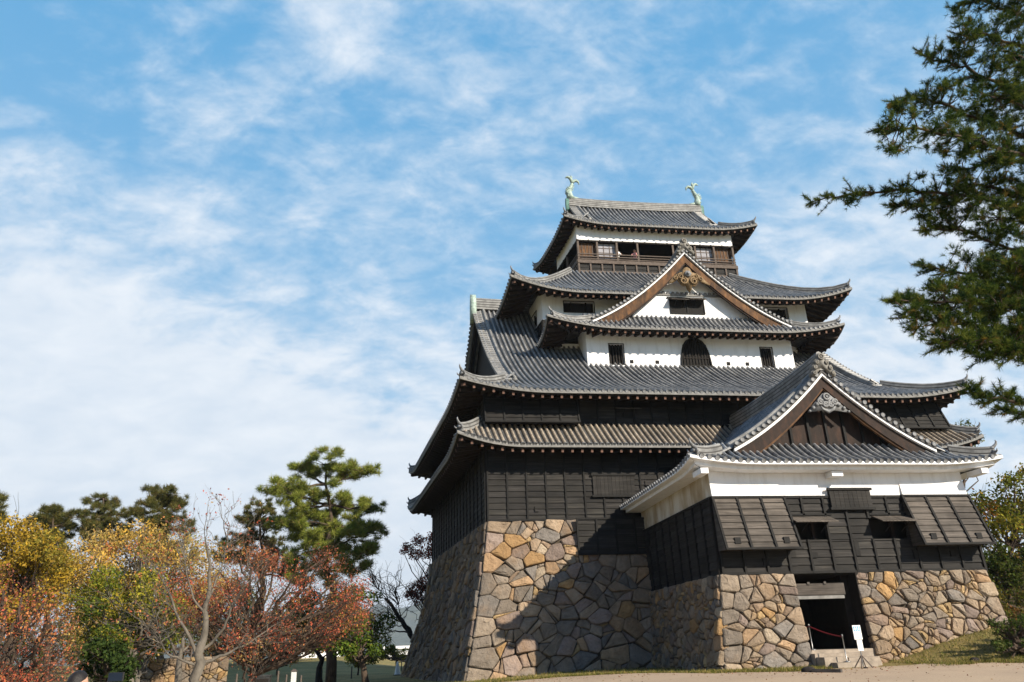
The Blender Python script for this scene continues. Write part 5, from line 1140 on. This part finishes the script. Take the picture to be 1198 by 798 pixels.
    for (x, y) in [(1140, 458), (1150, 470), (1165, 466), (1178, 480), (1192, 470), (1200, 486), (1215, 478), (1185, 462), (1130, 455)]:
        e = at(x, y, Y+rng.gauss(0, .3))
        for _ in range(12): sd = V((rng.gauss(0, 1), rng.gauss(0, 1), rng.gauss(.2, .7))).normalized(); tf.append(tuple(e+sd*rng.uniform(.03, .2))); td.append(tuple(sd+V((0, 0, .3))))
    mb.build('trunk', M['bark'], t, smooth=True); tf = np.array(tf); td = unit(np.array(td))
    needle_crown(rs, tf, td, 24, .115, .0048, [((.035, .065, .015), 5), ((.075, .11, .022), 4), ((.135, .16, .03), 3), ((.17, .12, .03), .8), ((.02, .04, .02), 2)], t, spread=.8); return t
black_pine()
# ================================================================== grass fringes
def grass_fringe():
    rs = np.random.default_rng(9); pts = []
    rng = random.Random(9)
    while len(pts) < 26000:
        k = rng.random()
        if k < .5: x = rng.uniform(.5, 34); y = edge_y(x)+abs(rng.gauss(0, .5))
        elif k < .62: x = rng.uniform(10.5, 15.2); y = rng.uniform(26.6, 28.7)
        elif k < .9: x = rng.uniform(18, 34); y = rng.uniform(25, 28.6)
        else: x = rng.uniform(-4, 14); y = rng.uniform(31, 37)
        if 15.1 < x < 18.2 and y < 29 and y > 25.5: continue
        pts.append((x, y, gz(x, y)))
    p = np.array(pts); n = len(p); d = unit(rs.normal(size=(n, 3))*np.array([.5, .5, .15])+np.array([0, 0, .8])); s_ = unit(np.cross(d, rs.normal(size=(n, 3)))); L = rs.uniform(.05, .17, n)[:, None]
    v = np.stack([p-s_*.012, p+d*L, p+s_*.012], 1); pal = np.array([(.13, .14, .03), (.24, .20, .06), (.34, .26, .10), (.08, .10, .02)]); c = pal[rs.integers(0, 4, n)]*rs.uniform(.7, 1.25, n)[:, None]
    o = quads_mesh('grass', v, c, 3, None); tag(o, 'short dry grass along the gravel edge and stone bases', 'grass', kind='stuff')
grass_fringe()
def fallen_leaves():
    rs = np.random.default_rng(19); rng = random.Random(19); pts = []
    while len(pts) < 2600:
        x = rng.uniform(-2, 34); y = edge_y(x)-abs(rng.gauss(0, 2.2))+.6 if rng.random() < .7 else rng.uniform(14, 30)
        pts.append((x, y, gz(x, y)+.025))
    p = np.array(pts); n = len(p); a = unit(rs.normal(size=(n, 3))*np.array([1, 1, .25])); b = unit(np.cross(a, np.array([0, 0, 1.0]))+rs.normal(size=(n, 3))*.2); s_ = rs.uniform(.018, .045, n)[:, None]
    pal = np.array([(.20, .10, .04), (.12, .07, .035), (.28, .17, .05), (.24, .07, .03)]); c = pal[rs.integers(0, 4, n)]*rs.uniform(.6, 1.2, n)[:, None]
    tag(quads_mesh('fallen_leaves', np.stack([p-a*s_, p-b*s_*.6, p+a*s_, p+b*s_*.6], 1), c, 4, None), 'scattered brown fallen leaves on the gravel', 'leaves', kind='stuff')
fallen_leaves()

# ================================================================== things by the doorway
g0 = gz(15.7, 26.0)
def post_local():
    mb = MB(); mb.lathe((0, 0, 0), [(.13, 0), (.13, .02), (.04, .04), (.019, .06), (.019, .86), (.03, .87), (.03, .92), (.018, .95)], 12); return mb
st = thing('rope_stanchion', 'steel rope stanchion on the lower step, nearer the sign', 'stanchion', (16.1, 27.45, .8)); post_local().build('post', M['steel'], st, smooth=True, local=True)
st2 = copy_tree(st, (15.75, 29.1, 1.22)); st2['label'] = 'steel rope stanchion standing inside the dark doorway'
for q in (st, st2): q['group'] = 'rope stanchions at the doorway'
M['rope'] = simple('red_rope', (.16, .008, .014), .7, .2, 20)
def rope(a, b, sag): a = V(a); b = V(b); return [a.lerp(b, k/12)-V((0, 0, sag*4*(k/12)*(1-k/12))) for k in range(13)]
mb = MB(); mb.tube(rope((16.1, 27.45, 1.66), (15.75, 29.1, 2.08), .05), .022, 6); o = mb.build('barrier_rope', M['rope'], smooth=True); tag(o, 'red rope sloping between the two doorway stanchions', 'rope')
mb = MB(); mb.tube(rope((15.75, 29.1, 2.08), (15.45, 29.5, 2.05), .04)+rope((15.45, 29.5, 2.05), (15.44, 29.9, 2.02), .02)[1:], .022, 6); o = mb.build('barrier_rope', M['rope'], smooth=True); tag(o, 'short red rope from the doorway stanchion to the left jamb', 'rope')
sx, sy = 15.95, 26.2; sz = gz(sx, sy); sg = thing('sign_stand', 'white notice sign with blue pictograms on a tripod before the doorway', 'sign', (sx, sy, sz))
mb = MB(); mb.tube([(0, 0, .05), (0, 0, 1.35)], .02, 8); mb.build('pole', M['steel'], sg, local=True)
for k in range(4):
    a = .78+k*1.57; mb = MB(); mb.tube([(0, 0, .42), (.3*math.cos(a), .3*math.sin(a), .02)], [.018, .022], 6); mb.build('leg', M['rail'], sg, local=True)
M['sign_w'] = simple('white_board', (.8, .8, .78), .5, .04, 3); M['sign_b'] = simple('blue_print', (.04, .33, .55), .5, .05, 5); M['sign_t'] = simple('grey_print', (.2, .2, .23), .5, .05, 5)
mb = MB(); mb.box((-.15, -.035, .93), (.15, -.005, 1.4)); up = mb.build('upper_board', M['sign_w'], sg, local=True)
mb = MB(); mb.box((-.09, -.04, .56), (.11, -.01, .915)); lo_ = mb.build('lower_board', M['sign_w'], sg, local=True)
mb = MB()
mb.box((-.125, -.039, 1.2), (-.01, -.035, 1.365)); mb.build('blue_pictogram', M['sign_b'], up); mb = MB(); mb.box((.02, -.039, 1.2), (.125, -.035, 1.365)); mb.build('blue_pictogram', M['sign_b'], up)
mb = MB()
for cx_ in (-.068, .072):
    mb.plate([(.02*math.cos(k*.785), 1.338+.018*math.sin(k*.785)) for k in range(8)], lambda x, y, d, c=cx_: V((c+x, -.0415+d, y)), .002); mb.box((cx_-.025, -.0415, 1.255), (cx_+.025, -.0395, 1.315)); mb.box((cx_-.017, -.0415, 1.212), (cx_-.004, -.0395, 1.255)); mb.box((cx_+.004, -.0415, 1.212), (cx_+.017, -.0395, 1.255))
mb.build('figure_symbol', M['sign_w'], up)
mb = MB(); rng = random.Random(3)
for r_ in range(4): mb.box((-.12, -.038, 1.14-.05*r_), (.12-rng.uniform(0, .1), -.0355, 1.155-.05*r_))
mb.build('print_lines', M['sign_t'], up)
# kerb timber and stone lying on the gravel
mb = MB(); a = at(950, 781, 24.6); b = at(985, 787, 23.9); a.z = gz(a.x, a.y)+.05; b.z = gz(b.x, b.y)+.05; mb.beam(a, b, .16, .12); tag(mb.build('timber_edging', M['grey']), 'weathered timber lying on the gravel before the steps', 'timber')
def rock_thing(name, label, p, r, mat, seed, cat='stone'):
    rng = random.Random(seed); rings = []; mb = MB()
    for k in range(5):
        z = [-.3, .15, .55, .8, .9][k]*r; rr = [.9, 1.0, .85, .55, .2][k]*r; rings.append([mb.add((p[0]+rr*1.25*math.cos(j*.698)*rng.uniform(.85, 1.15), p[1]+rr*math.sin(j*.698)*rng.uniform(.85, 1.15), p[2]+z)) for j in range(9)])
    for k in range(4):
        for j in range(9): mb.face((rings[k][j], rings[k][(j+1) % 9], rings[k+1][(j+1) % 9], rings[k+1][j]))
    mb.face(rings[4]); return tag(mb.build(name, M[mat], smooth=True), label, cat)
p = at(946, 783, 24.9); p.z = gz(p.x, p.y); rock_thing('kerb_stone', 'dark rounded kerb stone at the end of the timber edging', p, .2, 'bark_dark', 2)
for i, (px, py, Y, r, lb) in enumerate([(1012, 778, 25.8, .07, 'small stone on the gravel right of the tripod sign'), (1140, 770, 25.6, .16, 'dark stone at the grass edge below the camellia bush')]):
    p = at(px, py, Y); p.z = gz(p.x, p.y); rock_thing('edge_stone', lb, p, r, 'bark_dark', 5+i)
# ================================================================== the lawn at the left
def stone_wall_left():
    a = at(118, 770, 44); b = at(268, 770, 47); a.z = b.z = 0
    P_, L_ = plane(a.x, a.y, b.x, b.y); mb = MB(); stone_face(mb, lambda u, v, o: P_(u, v+gz(*P_(u, 0)[:2])-.1, o), L_, 1.9, 91, (.4, .3, .22), (.1, .15), corners=False, bulge=.05, mul=.75)
    mb.poly([P_(0, 1.75), P_(L_, 1.75), P_(L_, 1.75, -1.2), P_(0, 1.75, -1.2)], 1); mb.poly([P_(0, -.2, -.1), P_(0, 1.78, -.1), P_(0, 1.78, -1.2), P_(0, -.2, -1.2)], 1); mb.poly([P_(L_, -.2, -.1), P_(L_, 1.78, -.1), P_(L_, 1.78, -1.2), P_(L_, -.2, -1.2)], 1)
    tag(mb.build('stone_wall', [M['rock'], M['mortar']]), 'low rough stone retaining wall behind the cherry trunks', 'wall')
    f = thing('wire_fence', 'pale post and rail fence along the top of the low stone wall', 'fence', (a.x, a.y, 1.7)); r_ = MB()
    for i in range(9):
        u = L_*(i+.5)/12; q = MB(); p = P_(u, 1.7, -.6); q.beam(p, p+V((0, 0, 1.0)), .06, .06, up=(0, 1, 0)); q.build('post', M['rail'], f)
    for z in (2.15, 2.6): r_.beam(P_(.3, z, -.6), P_(L_*.75, z, -.6), .025, .025)
    r_.build('rail', M['rail'], f)
stone_wall_left()
# low building beyond the lawn
def low_building():
    a = at(352, 770, 118); b = at(398, 766, 122); z0 = gz(a.x, a.y); t = thing('low_building', 'low building with dark roof and white wall beyond the lawn', 'building', (a.x, a.y, z0)); P_, L_ = plane(a.x, a.y, b.x, b.y)
    wall_holes('wall', P_, 0, L_, z0-.5, z0+1.7, [(L_*.15+k*L_*.09, L_*.2+k*L_*.09, z0+.7, z0+1.6) for k in range(8)], 'plaster', t)
    for k in range(8): window(P_, L_*.15+k*L_*.09, L_*.2+k*L_*.09, z0+.7, z0+1.6, t, bars=2)
    q = MB(); q.hexa([P_(-.5, z0+1.95, .9), P_(L_+.5, z0+1.95, .9), P_(L_+.5, z0+1.95, -5), P_(-.5, z0+1.95, -5), P_(-.2, z0+2.1, .85), P_(L_+.2, z0+2.1, .85), P_(L_+.2, z0+2.9, -2.5), P_(-.2, z0+2.9, -2.5)]); q.build('roof', M['ridge_d'], t)
    q = MB(); q.poly([P_(0, z0-.5, 0), P_(0, z0+2, 0), P_(0, z0+2, -4.5), P_(0, z0-.5, -4.5)]); q.poly([P_(L_, z0-.5, 0), P_(L_, z0+2, 0), P_(L_, z0+2, -4.5), P_(L_, z0-.5, -4.5)]); q.build('end_wall', M['plaster'], t)
low_building()
def far_building():
    a = at(452, 768, 160); b = at(486, 766, 160); z1 = at(460, 756, 160).z; t = thing('white_building', 'distant white flat roofed building below the wooded hill', 'building', (a.x, a.y, z1-8)); q = MB(); q.box((a.x, a.y, z1-12), (b.x+4, a.y+14, z1-.5)); q.build('wall', M['plaster'], t)
    q = MB(); q.box((a.x-.6, a.y-.6, z1-.5), (b.x+4.6, a.y+14.6, z1)); q.build('roof', M['plaster'], t)
    q = MB(); q.box((a.x+1, a.y-.05, z1-3), (b.x+3, a.y+.1, z1-1.6)); q.build('window', M['void'], t)
far_building()
# shrubs along the far edge of the lawn
for i, (x0, x1, y0, y1, Y, lb) in enumerate([(398, 440, 748, 775, 66, 'yellow green shrub row at the far lawn edge under the green tree'), (440, 488, 757, 772, 84, 'low bright hedge before the distant white building'), (305, 345, 752, 772, 70, 'rusty low shrub at the far lawn edge behind the red cherry')]):
    broadleaf('lawn_shrub', lb, 'shrub', (x0+x1)/2, Y, fill_clumps(random.Random(60+i), x0, x1, y0, y1, Y, 1.0, .55, 18), 3000, .09, [OLIVE, OLIVE, TAN][i], 'bark', .08, 1, 60+i)
# stakes on the lawn
sp_ = MB(); sp_.tube([(0, 0, -.1), (0, 0, .95)], [.05, .045], 7); sp_.tube([(0, 0, .95), (0, 0, .98)], [.045, .02], 7)
stake = thing('wooden_stake', 'pale wooden stake on the lawn, nearest to the red cherry trunk', 'stake', (0, 0, 0), 'stakes on the lawn'); sp_.build('post', M['rail'], stake, local=True)
spots = [(278, 783, 42, None), (262, 784, 41, 'pale stake standing between the two cherry trunks'), (326, 784, 43, 'pale stake right of the red cherry trunk'), (336, 782, 46, 'pale stake beside the white information post'), (353, 784, 44, 'pale stake just right of the white information post'), (377, 779, 52, 'pale stake below the middle of the low building'), (388, 777, 54, 'pale stake below the right end of the low building'), (412, 774, 60, 'small far stake under the green tree'), (470, 771, 72, 'small far stake beside the white cone near the keep')]
for i, (px, py, Y, lb) in enumerate(spots):
    p = at(px, py, Y); o = stake if i == 0 else copy_tree(stake); o.location = (p.x, p.y, gz(p.x, p.y)); o.scale = (1, 1, random.Random(i).uniform(.7, 1.1))
    if lb: o['label'] = lb
p = at(344, 788, 43); ip = thing('information_post', 'white square information post on the shaded lawn', 'post', (p.x, p.y, gz(p.x, p.y))); mb = MB(); mb.box((-.12, -.12, 0), (.12, .12, 1.0)); mb.build('post', M['sign_w'], ip, local=True); mb = MB(); mb.hexa([(-.16, -.16, 1.0), (.16, -.16, 1.0), (.16, .16, 1.0), (-.16, .16, 1.0), (-.05, -.05, 1.12), (.05, -.05, 1.12), (.05, .05, 1.12), (-.05, .05, 1.12)]); mb.build('cap', M['rail'], ip, local=True)
p = at(308, 790, 34); db = thing('utility_box', 'dark square utility box beside the red cherry trunk', 'box', (p.x, p.y, gz(p.x, p.y))); mb = MB(); mb.box((-.3, -.25, 0), (.3, .25, 1.1)); mb.build('cabinet', M['iron'], db, local=True); mb = MB(); mb.box((-.33, -.28, 1.1), (.33, .28, 1.16)); mb.build('lid', M['iron'], db, local=True); mb = MB(); mb.box((-.27, -.262, .1), (.27, -.252, 1.03)); mb.build('door', M['dark'], db, local=True)
p = at(465, 782, 62); wc = thing('white_cone', 'small white cone on the lawn left of the keep base', 'cone', (p.x, p.y, gz(p.x, p.y))); mb = MB(); mb.lathe((0, 0, 0), [(.24, .05), (.22, .08), (.1, .75), (.05, .95)], 10); mb.build('body', M['sign_w'], wc, smooth=True, local=True); mb = MB(); mb.box((-.3, -.3, 0), (.3, .3, .05)); mb.build('base', M['iron'], wc, local=True)

# ================================================================== people
def skin_person(name, chain, parent, mat, sub=2):
    """chain: list of (joint, parent index, radius); grows one continuous surface"""
    me = bpy.data.meshes.new(name); me.from_pydata([c[0] for c in chain], [(i, c[1]) for i, c in enumerate(chain) if c[1] is not None], []); o = bpy.data.objects.new(name, me); col.objects.link(o)
    md = o.modifiers.new('Skin', 'SKIN'); md.use_smooth_shade = True
    for i, c in enumerate(chain): r = c[2] if isinstance(c[2], tuple) else (c[2], c[2]); me.skin_vertices[0].data[i].radius = r; me.skin_vertices[0].data[i].use_root = (i == 0)
    s_ = o.modifiers.new('Sub', 'SUBSURF'); s_.levels = s_.render_levels = sub
    dg = bpy.context.evaluated_depsgraph_get(); dg.update(); nm = bpy.data.meshes.new_from_object(o.evaluated_get(dg)); o.modifiers.clear(); old = o.data; o.data = nm; nm.name = name; bpy.data.meshes.remove(old)
    if not isinstance(mat, (list, tuple)): mat = [mat]
    nm.materials.clear()
    for m_ in mat: nm.materials.append(m_)
    nm.polygons.foreach_set('use_smooth', [True]*len(nm.polygons)); o.parent = parent; return o
M['skin'] = simple('skin', (.50, .29, .20), .6, .1, 6); M['hair'] = simple('dark_hair', (.014, .011, .01), .5, .3, 20, .3); M['navy'] = simple('navy_jacket', (.02, .026, .05), .85, .3, 12, .3); M['trouser'] = simple('grey_trousers', (.06, .06, .065), .9, .2, 12, .2)
M['shirt_w'] = simple('white_shirt', (.72, .72, .72), .9, .08, 9); M['shirt_p'] = simple('pink_top', (.62, .30, .30), .9, .1, 9)
def head_mesh(mb, c, f, r=.1, mi=0):
    """egg-shaped head with brow, nose, lips, chin and ears; c centre, f facing direction"""
    f = V(f).normalized(); s_ = V((f.y, -f.x, 0)).normalized(); u = V((0, 0, 1)); n, m_ = 14, 10; rings = []
    for k in range(m_+1):
        th = math.pi*k/m_; z = math.cos(th); w_ = math.sin(th)**.85; ring = []
        for j in range(n):
            a = 2*math.pi*j/n; fx = math.cos(a); sx_ = math.sin(a); rad = w_*r; ex = 0
            if fx > .85 and -.25 < z < .15: ex = .018*(1-abs(z+.08)/.3)      # nose
            if fx > .6 and z < -.35: ex = .008
            if abs(fx-.75) < .2 and .05 < z < .3: ex = -.006                  # eye sockets
            ring.append(mb.add(V(c)+f*(fx*rad*.98+ex)+s_*(sx_*rad*.8)+u*(z*r*1.22)))
        rings.append(ring)
    for k in range(m_):
        for j in range(n): mb.face((rings[k][j], rings[k][(j+1) % n], rings[k+1][(j+1) % n], rings[k+1][j]), mi)
    for sg in (-1, 1): p = V(c)+s_*sg*r*.8; mb.tube([p-u*.03-f*.01, p+u*.0-f*.02+s_*sg*.012, p+u*.03-f*.01], [.012, .018, .01], 6, mi)
def face_bits(mb, c, f, r, mi_eye, mi_lip):
    f = V(f).normalized(); s_ = V((f.y, -f.x, 0)); u = V((0, 0, 1))
    for sg in (-1, 1): p = V(c)+f*r*.9+s_*sg*r*.33+u*r*.12; mb.tube([p-s_*.012, p+s_*.012], .008, 5, mi_eye)
    p = V(c)+f*r*.92-u*r*.55; mb.tube([p-s_*.022, p+s_*.022], .006, 5, mi_lip)
def hair_cap(mb, c, f, r, back=.9, mi=0):
    f = V(f).normalized(); s_ = V((f.y, -f.x, 0)).normalized(); u = V((0, 0, 1)); n, m_ = 16, 7; rings = []
    for k in range(m_+1):
        ring = []
        for j in range(n):
            a = 2*math.pi*j/n; fx = math.cos(a); lim = (.36+.24*(1-fx)/2*2*back)*math.pi*.62; th = lim*k/m_; w_ = math.sin(th)**.9; ring.append(mb.add(V(c)+f*(fx*w_*r*1.07-.004)+s_*(math.sin(a)*w_*r*.9)+u*(math.cos(th)*r*1.31)))
        rings.append(ring)
    for k in range(m_):
        for j in range(n): mb.face((rings[k][j], rings[k][(j+1) % n], rings[k+1][(j+1) % n], rings[k+1][j]), mi)
    rim = rings[-1]; 
    for j in range(n):
        pass
def person(label, loc, face_, pose, top_mat, leg_mat, scale=1.0, group=None):
    """standing figure in local coordinates facing +y, turned by face_"""
    t = thing('person', label, 'person', loc, group); t.rotation_euler.z = face_; t.scale = (scale,)*3
    lw, rw, le, re = pose
    ch = [((0, 0, .95), None, (.155, .11)), ((0, 0, 1.12), 0, (.14, .1)), ((0, .0, 1.3), 1, (.165, .11)), ((0, -.01, 1.42), 2, (.12, .08)), ((0, 0, 1.5), 3, .052), ((0, .01, 1.56), 4, .05)]
    def add(j, p, r): ch.append((j, p, r)); return len(ch)-1
    for sg, el, wr in ((-1, le, lw), (1, re, rw)):
        s1 = add((sg*.165, -.01, 1.39), 3, .068); e1 = add(el, s1, .05); w1 = add(wr, e1, .031); h = V(wr); d = (V(wr)-V(el)).normalized(); pm = add(tuple(h+d*.07), w1, (.036, .02)); sd = V((sg, 0, 0)); nrm = d.cross(sd).normalized()
        for k, (off, ln) in enumerate(((-.027, .075), (-.009, .085), (.009, .08), (.027, .062))):
            b_ = h+d*.11+nrm*off; f1 = add(tuple(b_), pm, .0095); f2 = add(tuple(b_+d*ln*.55-sd*.012), f1, .0085); add(tuple(b_+d*ln*.9-sd*.035), f2, .0075)
        th_ = add(tuple(h+d*.045-nrm*.035-sd*.01), pm, .011); add(tuple(h+d*.085-nrm*.055-sd*.03), th_, .009)
        h1 = add((sg*.095, 0, .88), 0, .092); k1 = add((sg*.1, .012, .5), h1, .062); a1 = add((sg*.1, -.01, .1), k1, .042); add((sg*.11, .12, .04), a1, .04)
    body = skin_person('body', ch, t, [M['skin'], top_mat, leg_mat, M['iron']])
    for pl in body.data.polygons:
        z = pl.center.z; x = abs(pl.center.x); wmin = min((pl.center-V(lw)).length, (pl.center-V(rw)).length)
        pl.material_index = 3 if z < .1 else 2 if z < .93 and x < .24 and wmin > .2 else 0 if (z > 1.475 and x < .1) or wmin < .02 or any((pl.center-V(q)).dot((V(q)-V(e)).normalized()) > 0 and (pl.center-V(q)).length < .24 for q, e in ((lw, le), (rw, re))) else 1
    hd = MB(); head_mesh(hd, (0, .02, 1.65), (0, 1, 0), .1); face_bits(hd, (0, .02, 1.65), (0, 1, 0), .1, 1, 2); hd.build('head', [M['skin'], M['hair'], M['rope']], t, smooth=True, local=True)
    ha = MB(); hair_cap(ha, (0, .02, 1.65), (0, 1, 0), .1); ha.build('hair', M['hair'], t, smooth=True, local=True)
    return t
hx = at(91, 790, 7.4); gzp = hx.z-1.72-.02
person('person with short dark hair in a navy jacket holding up a phone', (hx.x, hx.y, gz(hx.x, hx.y)), -.35, ((-.06, .36, 1.47), (.16, .36, 1.5), (-.27, .2, 1.22), (.3, .16, 1.24)), M['navy'], M['trouser'], .955*((hx.z-gz(hx.x, hx.y))/1.66))
ph = thing('phone', 'black phone held up by the person at the lower left', 'phone', (0, 0, 0)); mb = MB(); mb.box((-.078, -.006, -.038), (.078, .006, .038)); mb.build('case', M['iron'], ph, local=True); mb = MB(); mb.box((-.07, -.0085, -.034), (.07, -.0065, .034)); mb.build('screen', simple('phone_screen', (.012, .02, .035), .6), ph, local=True)
ph.location = (hx.x+.19, hx.y+.37, hx.z-.03); ph.rotation_euler.z = -.35
person('person in a white shirt at the balcony railing beside the paper screen', (15.75, 48.36, 28.25-.0), math.pi+.1, ((-.2, .34, 1.05), (.2, .34, 1.05), (-.3, .1, 1.12), (.3, .1, 1.12)), M['shirt_w'], M['trouser'], 1.0, 'visitors on the top balcony')
person('person in a pink top leaning at the middle of the balcony railing', (17.15, 48.38, 28.25-.0), math.pi-.2, ((-.2, .34, 1.05), (.2, .34, 1.05), (-.3, .1, 1.12), (.3, .1, 1.12)), M['shirt_p'], M['trouser'], .97, 'visitors on the top balcony')
# ================================================================== air
hz_me = MB(); hz_me.box((-6100, -3100, -34), (6100, 9100, 260))
hm_ = bpy.data.materials.new('haze'); hm_.use_nodes = True; ht = hm_.node_tree; ht.nodes.clear()
pv = ht.nodes.new('ShaderNodeVolumePrincipled'); pv.inputs['Color'].default_value = (.82, .9, 1, 1); pv.inputs['Density'].default_value = .00015; pv.inputs['Anisotropy'].default_value = .2
oo = ht.nodes.new('ShaderNodeOutputMaterial'); ht.links.new(pv.outputs[0], oo.inputs['Volume'])
tag(hz_me.build('haze', hm_), kind='stuff')
